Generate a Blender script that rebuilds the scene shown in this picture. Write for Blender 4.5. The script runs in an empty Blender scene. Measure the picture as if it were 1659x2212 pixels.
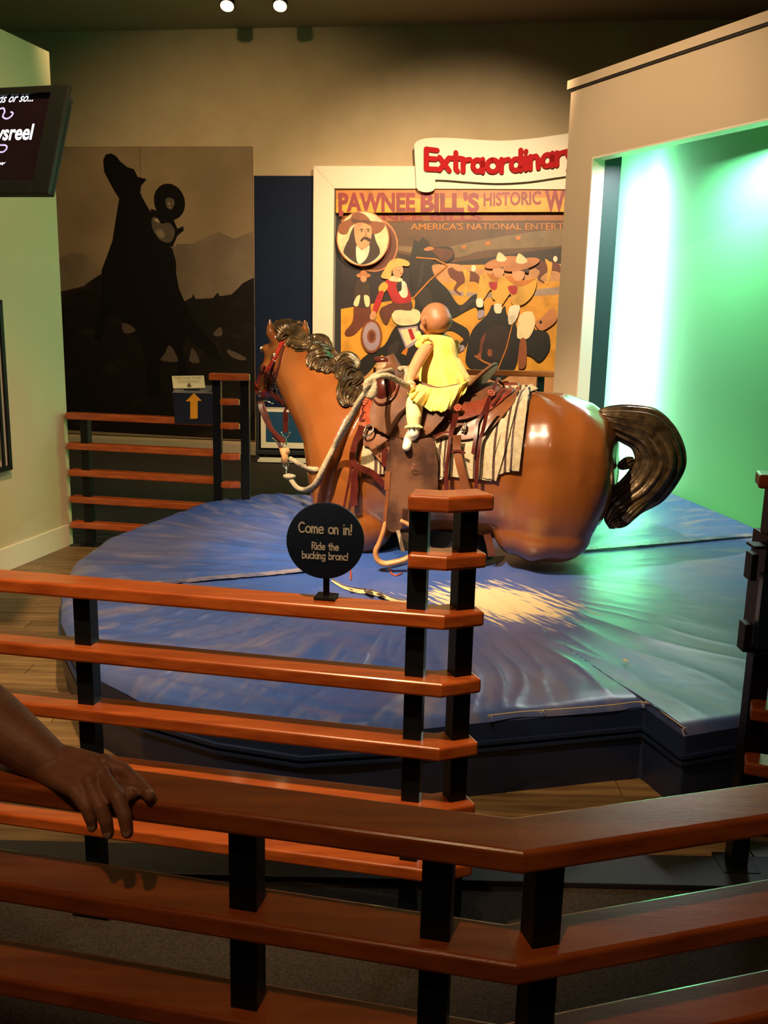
import bpy, bmesh, math, random
from mathutils import Vector, Matrix, noise
from mathutils.bvhtree import BVHTree
from mathutils.geometry import delaunay_2d_cdt
V = Vector
random.seed(7)
scn = bpy.context.scene
COL = scn.collection
rad = math.radians

# ------------------------------------------------------------------ camera
CAM_H, PITCH, ROLL, FPX = 1.6, rad(12.0), rad(1.3), 2000.0
_F = V((0, math.cos(PITCH), -math.sin(PITCH)))
_R0, _U0 = V((1, 0, 0)), V((0, math.sin(PITCH), math.cos(PITCH)))
_R = _R0 * math.cos(ROLL) + _U0 * math.sin(ROLL)
_U = _U0 * math.cos(ROLL) - _R0 * math.sin(ROLL)
CAM = V((0, 0, CAM_H))
cd = bpy.data.cameras.new('camera'); cam = bpy.data.objects.new('camera', cd); COL.objects.link(cam)
cd.sensor_fit = 'VERTICAL'; cd.sensor_height = 24.0; cd.lens = 24.0 * FPX / 2212.0
cd.clip_start = 0.05
cam.matrix_world = Matrix(((_R.x, _U.x, -_F.x, 0), (_R.y, _U.y, -_F.y, 0), (_R.z, _U.z, -_F.z, CAM_H), (0, 0, 0, 1)))
scn.camera = cam

# ------------------------------------------------------------------ world and exposure
w = bpy.data.worlds.new('world'); scn.world = w; w.use_nodes = True
w.node_tree.nodes['Background'].inputs[0].default_value = (1.0, 0.72, 0.45, 1)
w.node_tree.nodes['Background'].inputs[1].default_value = 0.012
scn.view_settings.view_transform = 'Standard'
scn.view_settings.look = 'None'
scn.view_settings.exposure = 0.0
scn.view_settings.gamma = 1.0
scn.view_settings.use_curve_mapping = False

# ------------------------------------------------------------------ lamps of the room and added fill spots
def lamp_spot(loc, target, energy, color, size=60, blend=0.6, soft=0.08):
    l = bpy.data.lights.new('ceiling_and_fill_spot', 'SPOT'); o = bpy.data.objects.new('ceiling_and_fill_spot', l); COL.objects.link(o)
    l.energy = energy; l.color = color; l.spot_size = rad(size); l.spot_blend = blend; l.shadow_soft_size = soft
    o.location = loc; d = V(target) - V(loc); o.rotation_euler = d.to_track_quat('-Z', 'Y').to_euler()
    return o
def lamp_area(loc, target, energy, color, sx, sy, up='Y'):
    l = bpy.data.lights.new('tube_light', 'AREA'); o = bpy.data.objects.new('tube_light', l); COL.objects.link(o)
    l.energy = energy; l.color = color; l.shape = 'RECTANGLE'; l.size = sx; l.size_y = sy
    o.location = loc; d = V(target) - V(loc); o.rotation_euler = d.to_track_quat('-Z', up).to_euler()
    return o
WARM = (1.0, 0.66, 0.34); WARM2 = (1.0, 0.74, 0.46)
lamp_spot((-1.5, 2.3, 4.3), (0.25, 4.9, 0.95), 2500, WARM2, 38, 0.8, 0.06)     # key on the horse and rider
lamp_spot((-0.9, 0.9, 4.3), (-0.35, 3.0, 0.7), 640, WARM, 40, 0.6, 0.06)      # near rail from the front
lamp_spot((-0.75, 3.1, 4.4), (-1.35, 4.3, 0.2), 850, WARM, 62, 0.9, 0.06)      # mat, far left rails, left wall
lamp_spot((0.6, 3.2, 4.3), (-2.5, 5.4, 1.5), 250, WARM2, 52, 0.9, 0.06)     # fill added to brighten the left partition wall
lamp_spot((-1.4, 5.0, 4.0), (-1.6, 10.6, 1.6), 780, WARM, 66, 1.0, 0.06)    # back wall with the mural
lamp_spot((0.5, 5.6, 4.0), (0.7, 10.2, 1.75), 1350, WARM2, 60, 0.9, 0.06)      # poster in its frame
lamp_spot((-0.9, 4.2, 4.4), (1.5, 6.0, 2.2), 520, WARM2, 56, 0.9, 0.06)      # face of the alcove wall
lamp_spot((-0.6, -0.6, 4.3), (-0.2, 1.1, 0.9), 110, WARM, 80, 0.9, 0.06)     # weak fill added over the queue lane
lamp_area((1.795, 7.46, 1.4), (2.03, 7.49, 1.4), 125, (0.92, 1.0, 1.06), 0.08, 2.6)
lamp_area((1.95, 6.0, 2.62), (2.1, 6.1, 0.0), 42, (0.95, 1.0, 1.04), 0.9, 0.12)

# ------------------------------------------------------------------ pixel of the photo -> point of the place
def ray(x, y): return _F + _R * ((x - 829.5) / FPX) - _U * ((y - 1106.0) / FPX)
def atY(x, y, Y):
    v = ray(x, y); return CAM + v * (Y / v.y)
def atZ(x, y, z):
    v = ray(x, y); return CAM + v * ((z - CAM_H) / v.z)
def atP(x, y, p0, n):
    v = ray(x, y); return CAM + v * ((V(p0) - CAM).dot(n) / v.dot(n))

# ------------------------------------------------------------------ materials
def lin(h):
    h = h.lstrip('#'); c = [int(h[i:i + 2], 16) / 255 for i in (0, 2, 4)]
    return tuple(x / 12.92 if x <= 0.04045 else ((x + 0.055) / 1.055) ** 2.4 for x in c) + (1,)
MATS = {}
def mat(name, col, rough=0.5, metal=0.0, col2=None, scale=6.0, stretch=(1, 1, 1), bump=0.0, bscale=40.0, coat=0.0, emit=0.0, rnd=0.0, spec=0.5, detail=4.0, sheen=0.0, sss=0.0, lo=0.35, hi=0.65, bdist=0.01):
    if name in MATS: return MATS[name]
    m = bpy.data.materials.new(name); m.use_nodes = True; nt = m.node_tree; n = nt.nodes; b = n['Principled BSDF']
    c1 = lin(col) if isinstance(col, str) else tuple(col) + (1,)
    b.inputs['Base Color'].default_value = c1
    b.inputs['Roughness'].default_value = rough; b.inputs['Metallic'].default_value = metal
    b.inputs['Specular IOR Level'].default_value = spec
    b.inputs['Coat Weight'].default_value = coat; b.inputs['Coat Roughness'].default_value = 0.08
    if sheen: b.inputs['Sheen Weight'].default_value = sheen
    if sss: b.inputs['Subsurface Weight'].default_value = sss; b.inputs['Subsurface Radius'].default_value = (0.02, 0.008, 0.004); b.inputs['Subsurface Scale'].default_value = 0.3
    tc = n.new('ShaderNodeTexCoord'); mp = n.new('ShaderNodeMapping'); mp.inputs['Scale'].default_value = stretch
    nt.links.new(tc.outputs['Object'], mp.inputs['Vector'])
    if col2 is not None:
        no = n.new('ShaderNodeTexNoise'); no.inputs['Scale'].default_value = scale; no.inputs['Detail'].default_value = detail
        nt.links.new(mp.outputs[0], no.inputs['Vector'])
        mr = n.new('ShaderNodeMapRange'); mr.inputs[1].default_value = lo; mr.inputs[2].default_value = hi
        nt.links.new(no.outputs['Fac'], mr.inputs[0])
        mx = n.new('ShaderNodeMix'); mx.data_type = 'RGBA'
        mx.inputs[6].default_value = c1; mx.inputs[7].default_value = lin(col2) if isinstance(col2, str) else tuple(col2) + (1,)
        nt.links.new(mr.outputs[0], mx.inputs[0]); out = mx.outputs[2]
        if rnd:
            oi = n.new('ShaderNodeObjectInfo'); hs = n.new('ShaderNodeHueSaturation')
            r2 = n.new('ShaderNodeMapRange'); r2.inputs[3].default_value = 1 - rnd; r2.inputs[4].default_value = 1 + rnd
            nt.links.new(oi.outputs['Random'], r2.inputs[0]); nt.links.new(r2.outputs[0], hs.inputs['Value']); nt.links.new(out, hs.inputs['Color']); out = hs.outputs[0]
        nt.links.new(out, b.inputs['Base Color'])
    if bump:
        nb = n.new('ShaderNodeTexNoise'); nb.inputs['Scale'].default_value = bscale; nb.inputs['Detail'].default_value = 3
        nt.links.new(mp.outputs[0], nb.inputs['Vector'])
        bp = n.new('ShaderNodeBump'); bp.inputs['Strength'].default_value = bump; bp.inputs['Distance'].default_value = bdist
        nt.links.new(nb.outputs['Fac'], bp.inputs['Height']); nt.links.new(bp.outputs[0], b.inputs['Normal'])
    if emit:
        b.inputs['Emission Color'].default_value = c1; b.inputs['Emission Strength'].default_value = emit
    MATS[name] = m; return m

# ------------------------------------------------------------------ object helpers
WM = {}                                    # world matrix of every object made here
def props(o, label=None, cat=None, group=None, kind=None):
    if label: o['label'] = label
    if cat: o['category'] = cat
    if group: o['group'] = group
    if kind: o['kind'] = kind
    return o
def thing(name, label, cat, loc, rotz=0.0, group=None):
    o = bpy.data.objects.new(name, None); COL.objects.link(o); o.empty_display_size = 0.05
    o.location = loc; o.rotation_euler = (0, 0, rotz)
    WM[o.name] = Matrix.Translation(V(loc)) @ Matrix.Rotation(rotz, 4, 'Z')
    return props(o, label, cat, group)
class MB:
    """collects vertices and faces given in world coordinates; link() makes ONE mesh object of them"""
    def __init__(s): s.v = []; s.f = []; s.mi = []; s.cur = 0
    def add(s, vs, fs):
        k = len(s.v); s.v += [V(p) for p in vs]
        for f in fs: s.f.append([i + k for i in f]); s.mi.append(s.cur)
        return s
    def bm(s, b):
        b.verts.index_update(); s.add([v.co.copy() for v in b.verts], [[v.index for v in f.verts] for f in b.faces]); b.free(); return s
    def prism(s, bot, top, bev=0.0, seg=2):
        """bot, top: same-length rings of points"""
        b = bmesh.new(); n = len(bot)
        vb = [b.verts.new(p) for p in bot]; vt = [b.verts.new(p) for p in top]
        b.faces.new(vb[::-1]); b.faces.new(vt)
        for i in range(n): b.faces.new((vb[i], vb[(i + 1) % n], vt[(i + 1) % n], vt[i]))
        bmesh.ops.recalc_face_normals(b, faces=b.faces)
        if bev: bmesh.ops.bevel(b, geom=b.edges[:], offset=bev, segments=seg, profile=0.6, affect='EDGES', clamp_overlap=True)
        return s.bm(b)
    def slab(s, poly, z0, z1, bev=0.0, seg=2):
        return s.prism([V((p[0], p[1], z0)) for p in poly], [V((p[0], p[1], z1)) for p in poly], bev, seg)
    def board(s, f0, f1, b0, b1, z0, z1, bev, joint0, joint1):
        """rail board with rounded long edges; mitred joint ends stay sharp"""
        b = bmesh.new(); q = [f0, f1, b1, b0]; vb = [b.verts.new((p.x, p.y, z0)) for p in q]; vt = [b.verts.new((p.x, p.y, z1)) for p in q]
        b.faces.new(vb[::-1]); b.faces.new(vt)
        for i in range(4): b.faces.new((vb[i], vb[(i + 1) % 4], vt[(i + 1) % 4], vt[i]))
        bmesh.ops.recalc_face_normals(b, faces=b.faces); ee = []
        for e in b.edges:
            on0 = all(min((v.co.xy - p).length for p in (f0, b0)) < 1e-6 for v in e.verts); on1 = all(min((v.co.xy - p).length for p in (f1, b1)) < 1e-6 for v in e.verts)
            if (on0 and joint0) or (on1 and joint1): continue
            ee.append(e)
        bmesh.ops.bevel(b, geom=ee, offset=bev, segments=3, profile=0.5, affect='EDGES', clamp_overlap=True)
        return s.bm(b)
    def box(s, c, size, M=None, bev=0.0, seg=2):
        M = M or Matrix.Identity(3); hx, hy, hz = size[0] / 2, size[1] / 2, size[2] / 2; c = V(c)
        q = [(-hx, -hy), (hx, -hy), (hx, hy), (-hx, hy)]
        return s.prism([c + M @ V((x, y, -hz)) for x, y in q], [c + M @ V((x, y, hz)) for x, y in q], bev, seg)
    def loft(s, rings, cap=True, closed=True):
        n = len(rings[0]); vs = [p for r in rings for p in r]; fs = []
        for i in range(len(rings) - 1):
            for j in range(n if closed else n - 1):
                k = (j + 1) % n; fs.append((i * n + j, i * n + k, (i + 1) * n + k, (i + 1) * n + j))
        if cap:
            fs.append(tuple(range(n))[::-1]); fs.append(tuple((len(rings) - 1) * n + j for j in range(n)))
        return s.add(vs, fs)
    def ell(s, c, r, M=None, nu=20, nv=12):
        M = M or Matrix.Identity(3); c = V(c); vs = []; fs = []
        if not hasattr(r, '__len__'): r = (r, r, r)
        for i in range(nv + 1):
            a = math.pi * i / nv
            for j in range(nu):
                t = 2 * math.pi * j / nu
                vs.append(c + M @ V((r[0] * math.sin(a) * math.cos(t), r[1] * math.sin(a) * math.sin(t), r[2] * math.cos(a))))
        for i in range(nv):
            for j in range(nu):
                k = (j + 1) % nu; fs.append((i * nu + j, (i + 1) * nu + j, (i + 1) * nu + k, i * nu + k))
        b = bmesh.new(); bv = [b.verts.new(p) for p in vs]
        for f in fs:
            try: b.faces.new([bv[i] for i in f])
            except ValueError: pass
        bmesh.ops.remove_doubles(b, verts=b.verts, dist=1e-6)
        return s.bm(b)
    def tube(s, path, rads, n=10, ridge=None, cap=True, flat=1.0, ref=None):
        path = [V(p) for p in path]
        if not hasattr(rads, '__len__'): rads = [rads] * len(path)
        rings = []; N = None
        for i, p in enumerate(path):
            t = (path[min(i + 1, len(path) - 1)] - path[max(i - 1, 0)]).normalized()
            if N is None:
                a = V(ref) if ref else (V((0, 0, 1)) if abs(t.z) < 0.9 else V((1, 0, 0)))
                N = (a - t * a.dot(t)).normalized()
            else: N = (N - t * N.dot(t)).normalized()
            B = t.cross(N); R = []
            for j in range(n):
                th = 2 * math.pi * j / n; rr = rads[i]
                if ridge: rr *= 1 + ridge[0] * math.sin(ridge[1] * th + ridge[2] * i)
                R.append(p + N * (math.cos(th) * rr * flat) + B * (math.sin(th) * rr))
            rings.append(R)
        return s.loft(rings, cap)
    def chain(s, jr, n=14):
        """tapered limb through (point, radius) joints"""
        pts = [V(p) for p, r in jr]; rs = [r for p, r in jr]
        for p, r in zip(pts, rs): s.ell(p, r, nu=n, nv=8)
        for i in range(len(pts) - 1):
            d = pts[i + 1] - pts[i]
            if d.length > 1e-5: s.tube([pts[i], pts[i + 1]], [rs[i], rs[i + 1]], n)
        return s
    def ribbon(s, path, width, normals, th=0.004, wdir=None):
        """flat strap along path; normals: list or one vector facing outwards"""
        path = [V(p) for p in path]; rings = []
        for i, p in enumerate(path):
            t = (path[min(i + 1, len(path) - 1)] - path[max(i - 1, 0)]).normalized()
            N = V(normals[i]) if isinstance(normals, list) else V(normals)
            S = t.cross(N).normalized(); N = S.cross(t).normalized()
            hw = (width[i] if isinstance(width, (list, tuple)) else width) / 2
            rings.append([p - S * hw - N * th / 2, p + S * hw - N * th / 2, p + S * hw * 0.94 + N * th / 2, p - S * hw * 0.94 + N * th / 2])
        return s.loft(rings)
    def link(s, name, m, parent=None, smooth=False, label=None, cat=None, group=None, kind=None, angle=None, base=None):
        me = bpy.data.meshes.new(name)
        if parent is not None: W = WM[parent.name]
        elif base is not None: W = Matrix.Translation(V(base))
        else:
            lo = [min(p[i] for p in s.v) for i in range(3)]; hi = [max(p[i] for p in s.v) for i in range(3)]
            W = Matrix.Translation(V(((lo[0] + hi[0]) / 2, (lo[1] + hi[1]) / 2, lo[2])))
        Wi = W.inverted()
        me.from_pydata([Wi @ p for p in s.v], [], s.f); me.validate()
        for q in (m if isinstance(m, (list, tuple)) else [m]): me.materials.append(q)
        if isinstance(m, (list, tuple)) and len(me.polygons) == len(s.mi): me.polygons.foreach_set('material_index', s.mi)
        b = bmesh.new(); b.from_mesh(me); bmesh.ops.recalc_face_normals(b, faces=b.faces); b.to_mesh(me); b.free()
        if smooth:
            me.polygons.foreach_set('use_smooth', [True] * len(me.polygons))
            if angle: me.set_sharp_from_angle(angle=rad(angle))
        me.update()
        o = bpy.data.objects.new(name, me); COL.objects.link(o)
        if parent is not None: o.parent = parent; WM[o.name] = W
        else: o.matrix_world = W; WM[o.name] = W
        return props(o, label, cat, group, kind)
def remeshed(mb, voxel, it=6, fac=0.5):
    """union of overlapping closed shapes as one continuous smooth surface -> MB in world coordinates"""
    me = bpy.data.meshes.new('tmp'); me.from_pydata(mb.v, [], mb.f); me.validate()
    b = bmesh.new(); b.from_mesh(me); bmesh.ops.recalc_face_normals(b, faces=b.faces); b.to_mesh(me); b.free()
    o = bpy.data.objects.new('tmp', me); COL.objects.link(o)
    r = o.modifiers.new('r', 'REMESH'); r.mode = 'VOXEL'; r.voxel_size = voxel
    sm = o.modifiers.new('s', 'SMOOTH'); sm.factor = fac; sm.iterations = it
    dg = bpy.context.evaluated_depsgraph_get(); dg.update()
    e = bpy.data.meshes.new_from_object(o.evaluated_get(dg))
    out = MB(); out.add([v.co.copy() for v in e.vertices], [list(p.vertices) for p in e.polygons])
    bpy.data.objects.remove(o); bpy.data.meshes.remove(me); bpy.data.meshes.remove(e)
    return out
def crom(pts, n=6, closed=False):
    """Catmull-Rom through points of any dimension"""
    pts = [V(p) for p in pts]; L = len(pts); out = []
    for i in range(L if closed else L - 1):
        if closed: a, b, c, d = pts[i - 1], pts[i], pts[(i + 1) % L], pts[(i + 2) % L]
        else: a, b, c, d = pts[max(i - 1, 0)], pts[i], pts[i + 1], pts[min(i + 2, L - 1)]
        for k in range(n):
            t = k / n
            out.append(0.5 * ((2 * b) + (c - a) * t + (2 * a - 5 * b + 4 * c - d) * t * t + (3 * b - a - 3 * c + d) * t ** 3))
    if not closed: out.append(pts[-1])
    return out
def lerp_list(vals, n):
    """resample list of floats like crom(pts, n)"""
    out = []
    for i in range(len(vals) - 1):
        for k in range(n): out.append(vals[i] + (vals[i + 1] - vals[i]) * k / n)
    out.append(vals[-1]); return out
def text_mesh(body, size, extrude=0.0, offset=0.0, shear=0.0, spacing=1.0):
    c = bpy.data.curves.new('t', 'FONT'); c.body = body; c.size = size; c.extrude = extrude; c.offset = offset; c.shear = shear; c.space_character = spacing
    c.align_x = 'LEFT'; c.resolution_u = 4
    o = bpy.data.objects.new('t', c); COL.objects.link(o); dg = bpy.context.evaluated_depsgraph_get(); dg.update()
    e = bpy.data.meshes.new_from_object(o.evaluated_get(dg))
    vs = [v.co.copy() for v in e.vertices]; fs = [list(p.vertices) for p in e.polygons]
    bpy.data.objects.remove(o); bpy.data.curves.remove(c); bpy.data.meshes.remove(e)
    return vs, fs
def arc(cx, cy, rx, ry, a0, a1, n=12):
    return [(cx + rx * math.cos(rad(a0 + (a1 - a0) * i / n)), cy + ry * math.sin(rad(a0 + (a1 - a0) * i / n))) for i in range(n + 1)]
GLYPH = {
 'C': (.74, [arc(.4, .48, .34, .46, 50, 310)]), 'o': (.62, [arc(.3, .3, .25, .29, 90, 450, 16)]),
 'm': (.76, [[(.06, .6), (.06, 0)], [(.06, .4), (.14, .56), (.26, .57), (.33, .42), (.34, 0)], [(.34, .4), (.43, .56), (.55, .57), (.63, .42), (.64, 0)]]),
 'e': (.6, [[(.06, .3), (.5, .33), (.46, .52), (.28, .6), (.1, .5), (.04, .28), (.12, .06), (.3, 0), (.5, .08)]]),
 'n': (.54, [[(.06, .6), (.06, 0)], [(.06, .4), (.16, .56), (.3, .58), (.39, .44), (.41, 0)]]),
 'i': (.22, [[(.08, .6), (.08, 0)], [(.08, .86), (.085, .87)]]), '!': (.26, [[(.1, .95), (.09, .28)], [(.08, .02), (.085, .03)]]),
 'R': (.62, [[(.06, .95), (.06, 0)], [(.06, .93), (.3, .95), (.48, .84), (.46, .62), (.3, .5), (.08, .46)], [(.22, .47), (.54, 0)]]),
 'd': (.6, [[(.46, .95), (.46, 0)], arc(.25, .29, .21, .28, 0, 360, 14)]),
 't': (.46, [[(.2, .88), (.2, .1), (.28, .0)], [(.0, .6), (.42, .62)]]),
 'h': (.54, [[(.06, .95), (.06, 0)], [(.06, .38), (.16, .54), (.3, .56), (.39, .42), (.41, 0)]]),
 'b': (.58, [[(.06, .95), (.06, 0)], arc(.27, .29, .21, .28, 0, 360, 14)]),
 'u': (.56, [[(.06, .6), (.07, .2), (.15, .03), (.29, .03), (.42, .2)], [(.43, .6), (.44, 0)]]),
 'c': (.54, [arc(.3, .3, .25, .29, 50, 310)]), 'k': (.52, [[(.06, .95), (.06, 0)], [(.4, .58), (.07, .26)], [(.16, .34), (.44, 0)]]),
 'g': (.6, [arc(.26, .3, .21, .28, 0, 360, 14), [(.47, .58), (.47, -.12), (.38, -.28), (.2, -.3), (.06, -.22)]]),
 'r': (.44, [[(.06, .6), (.06, 0)], [(.06, .36), (.16, .54), (.36, .58)]]),
 'E': (.62, [[(.54, .93), (.07, .95), (.07, 0), (.54, .02)], [(.07, .5), (.48, .51)]]),
 'x': (.54, [[(.03, .6), (.45, 0)], [(.45, .6), (.03, 0)]]), 'a': (.62, [arc(.26, .3, .21, .28, 0, 360, 14), [(.48, .6), (.48, 0)]]),
 'y': (.52, [[(.03, .6), (.24, .06)], [(.45, .6), (.12, -.32)]]), 's': (.46, [[(.38, .52), (.22, .6), (.07, .48), (.2, .33), (.37, .18), (.24, .01), (.05, .06)]]),
 'w': (.72, [[(.03, .6), (.17, .02), (.32, .5), (.47, .02), (.62, .6)]]), '.': (.2, [[(.06, .02), (.065, .03)]]), ' ': (.42, [])}
def hand_lettering(mb, text, height, stroke, to3d, th=0.004, normal=None, width=None):
    """round-ended painted or cut strokes; to3d maps (u, v) on the board to a point"""
    tot = sum(GLYPH[c][0] for c in text); k = height; kx = (width / tot) if width else k; u0 = -tot * kx / 2; cnt = 0
    for c in text:
        adv, strokes = GLYPH[c]
        for st in strokes:
            pts = [(u0 + x * kx, y * k) for x, y in st]; d = stroke / 2
            for (x0, y0), (x1, y1) in zip(pts, pts[1:]):
                a = math.atan2(y1 - y0, x1 - x0)
                ring = [(x0 + d * math.cos(a + math.pi / 2 + math.pi * i / 6), y0 + d * math.sin(a + math.pi / 2 + math.pi * i / 6)) for i in range(7)] + \
                       [(x1 + d * math.cos(a - math.pi / 2 + math.pi * i / 6), y1 + d * math.sin(a - math.pi / 2 + math.pi * i / 6)) for i in range(7)]
                cnt += 1; hh = th * (1 + .07 * (cnt % 7)); mb.prism([to3d(*q) for q in ring], [to3d(*q) + normal * hh for q in ring])
        u0 += adv * kx
# ================================================================== STRUCTURE
M_wall = mat('wall_paint', (0.52, 0.40, 0.25), 0.85, col2=(0.47, 0.36, 0.22), scale=3, bump=0.05, bscale=150)
M_wallg = mat('wall_paint_pale', (0.60, 0.50, 0.33), 0.85, bump=0.05, bscale=150)
M_portal = mat('portal_paint', (0.60, 0.45, 0.30), 0.8, bump=0.05, bscale=150)
M_white = mat('white_paint', (0.80, 0.72, 0.56), 0.5)
M_ceil = mat('ceiling_paint', (0.30, 0.22, 0.14), 0.9)
M_carpet = mat('carpet', (0.060, 0.042, 0.030), 0.95, col2=(0.020, 0.015, 0.012), scale=160, detail=6, bump=0.6, bscale=260)
M_rubber = mat('black_rubber', (0.012, 0.011, 0.011), 0.6)
M_plank = mat('floor_plank_wood', (0.215, 0.135, 0.058), 0.42, col2=(0.095, 0.053, 0.022), scale=2.2, stretch=(1.2, 14, 14), bump=0.08, bscale=20, rnd=0.22, detail=6)
M_green = mat('chroma_green_paint', (0.072, 0.45, 0.145), 0.75)
M_darkpanel = mat('dark_panel', (0.020, 0.045, 0.05), 0.5)

MB().slab([(-7, -1.5), (5, -1.5), (5, 11.5), (-7, 11.5)], -0.06, -0.012).link('floor', M_carpet, kind='structure', label='dark speckled brown carpet')
fw = thing('floor', 'brown wood plank floor around the blue mat', None, (0, 0, 0)); fw['kind'] = 'structure'
MB().slab([(-2.35, 2.42), (3.2, 2.42), (3.2, 6.2), (-2.35, 6.2)], -0.012, -0.004).link('underlay', M_rubber, fw)
random.seed(3)
y = 2.56; row = 0
while y < 6.15:
    x = -2.33 - random.uniform(0.0, 1.1)
    while x < 3.2:
        L = random.choice((1.15, 1.2, 1.25)); x0, x1 = max(x, -2.33), min(x + L, 3.18)
        if x1 - x0 > 0.1 and (x0 < -0.4 or y < 3.3):
            MB().slab([(x0 + .0015, y + .0015), (x1 - .0015, y + .0015), (x1 - .0015, y + 0.1185), (x0 + .0015, y + 0.1185)], -0.004, random.uniform(0, 0.0012), 0.001, 1).link('plank', M_plank, fw)
        x += L
    y += 0.12
MB().slab([(-3.2, 2.40), (3.2, 2.40), (3.2, 2.555), (-3.2, 2.555)], -0.012, 0.006, 0.003).link('trim_1', M_rubber, kind='structure', label='black rubber edging strip between carpet and wood floor')
MB().slab([(-7, -1.5), (5, -1.5), (5, 11.5), (-7, 11.5)], 4.5, 4.6).link('ceiling', M_ceil, kind='structure')

# ---- back wall
BW0 = V((-1.496, 10.502, 0)); BU = V((1, -0.1357, 0)).normalized(); BN = V((-0.1357, -1, 0)).normalized(); UP = V((0, 0, 1))
def WP(px, py, off=0.0): return atP(px, py, BW0 + BN * off, BN)
MB().prism([BW0 + BU * a - BN * b for a, b in ((-5, 0), (5.2, 0), (5.2, .12), (-5, .12))], [BW0 + BU * a - BN * b + UP * 4.5 for a, b in ((-5, 0), (5.2, 0), (5.2, .12), (-5, .12))]).link('wall_back', M_wall, kind='structure')
MB().prism([BW0 + BU * a + BN * b for a, b in ((-5, 0), (5.2, 0), (5.2, .015), (-5, .015))], [BW0 + BU * a + BN * b + UP * 0.12 for a, b in ((-5, 0), (5.2, 0), (5.2, .015), (-5, .015))]).link('baseboard_back', mat('baseboard_beige', (0.42, 0.36, 0.25), 0.6), kind='structure')

# ---- left wall (stub partition)
La, Lb = atZ(22, 1230, 0), atZ(158, 1174, 0); Ld = (Lb - La).normalized(); Ln = V((-Ld.y, Ld.x, 0))   # Ln points away from the room
if Ln.x > 0: Ln = -Ln
L0 = Lb - Ld * 5.0
def LP(px, py, off=0.0): return atP(px, py, La - Ln * off, -Ln)
MB().prism([L0, Lb, Lb + Ln * .14, L0 + Ln * .14], [p + UP * 3.16 for p in (L0, Lb, Lb + Ln * .14, L0 + Ln * .14)]).link('wall_left', M_wallg, kind='structure')
MB().prism([L0 - Ln * .012, Lb - Ln * .012 - Ld * .06, Lb - Ld * .06, L0], [p + UP * .15 for p in (L0 - Ln * .012, Lb - Ln * .012 - Ld * .06, Lb - Ld * .06, L0)], 0.003).link('baseboard_left', M_white, kind='structure')

# ---- portal wall with the opening of the green alcove
PA = V((1.200, 6.72, 0)); PU = V((0.434, -0.901, 0)); PN = V((-0.901, -0.434, 0)).normalized()
PTOP, PHEAD = 3.12, 2.65
def PT(t, s, z): return PA + PU * t - PN * s + UP * z
def pbox(mb, t0, t1, s0, s1, z0, z1, bev=0.0):
    q = ((t0, s0), (t1, s0), (t1, s1), (t0, s1)); return mb.prism([PT(a, b, z0) for a, b in q], [PT(a, b, z1) for a, b in q], bev)
m = MB(); pbox(m, 0, .275, 0, .10, 0, PTOP); pbox(m, .275, 4.2, 0, .10, PHEAD, PTOP)
m.link('wall_right', M_portal, kind='structure', label='tan portal wall framing the green alcove')
m = MB(); pbox(m, -.02, 4.2, -.02, .12, PTOP, PTOP + .055); m.link('trim_3', M_portal, kind='structure', label='tan cap along the top of the portal wall')
m = MB(); pbox(m, -.012, 4.2, -.012, .0, PTOP - .012, PTOP); m.link('trim_4', mat('dark_trim', (0.03, 0.025, 0.02), .8), kind='structure', label='dark strip under the cap of the portal wall')  # thin dark strip set just below the cap
m = MB(); pbox(m, .275, .287, .0, .10, 0, PHEAD - .012); pbox(m, .275, 4.2, .0, .10, PHEAD - .012, PHEAD)
m.link('trim_5', M_white, kind='structure', label='white reveal lining the alcove opening')
m = MB(); pbox(m, .20, .285, .102, .24, 0, PHEAD + .3); m.link('trim_6', M_darkpanel, kind='structure', label='dark upright board behind the portal column')
# green alcove: one sheet of wall following the cove
gp = crom([(1.66, 7.76), (1.76, 7.745), (1.86, 7.72), (1.99, 7.60), (2.045, 7.20), (2.10, 6.86), (2.29, 5.74), (2.52, 4.5), (2.72, 3.4)], 8)
ring0 = [V((p[0], p[1], 0)) for p in [V(q) for q in gp]]
m = MB(); n = len(ring0)
for z0, z1 in ((0, 3.1),):
    inner = ring0; outer = []
    for i, p in enumerate(inner):
        t = (inner[min(i + 1, n - 1)] - inner[max(i - 1, 0)]).normalized(); outer.append(p + V((-t.y, t.x, 0)) * .06)
    vs = [p + UP * z0 for p in inner] + [p + UP * z1 for p in inner] + [p + UP * z0 for p in outer] + [p + UP * z1 for p in outer]
    fs = []
    for i in range(n - 1):
        fs += [(i, i + 1, n + i + 1, n + i), (2 * n + i + 1, 2 * n + i, 3 * n + i, 3 * n + i + 1), (n + i, n + i + 1, 3 * n + i + 1, 3 * n + i), (i + 1, i, 2 * n + i, 2 * n + i + 1)]
    fs += [(0, n, 3 * n, 2 * n), (n - 1, 2 * n - 1, 4 * n - 1, 3 * n - 1)]
    m.add(vs, fs)
m.link('wall_alcove', M_green, kind='structure', smooth=True, angle=40, label='bright green curved wall of the alcove')

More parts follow.
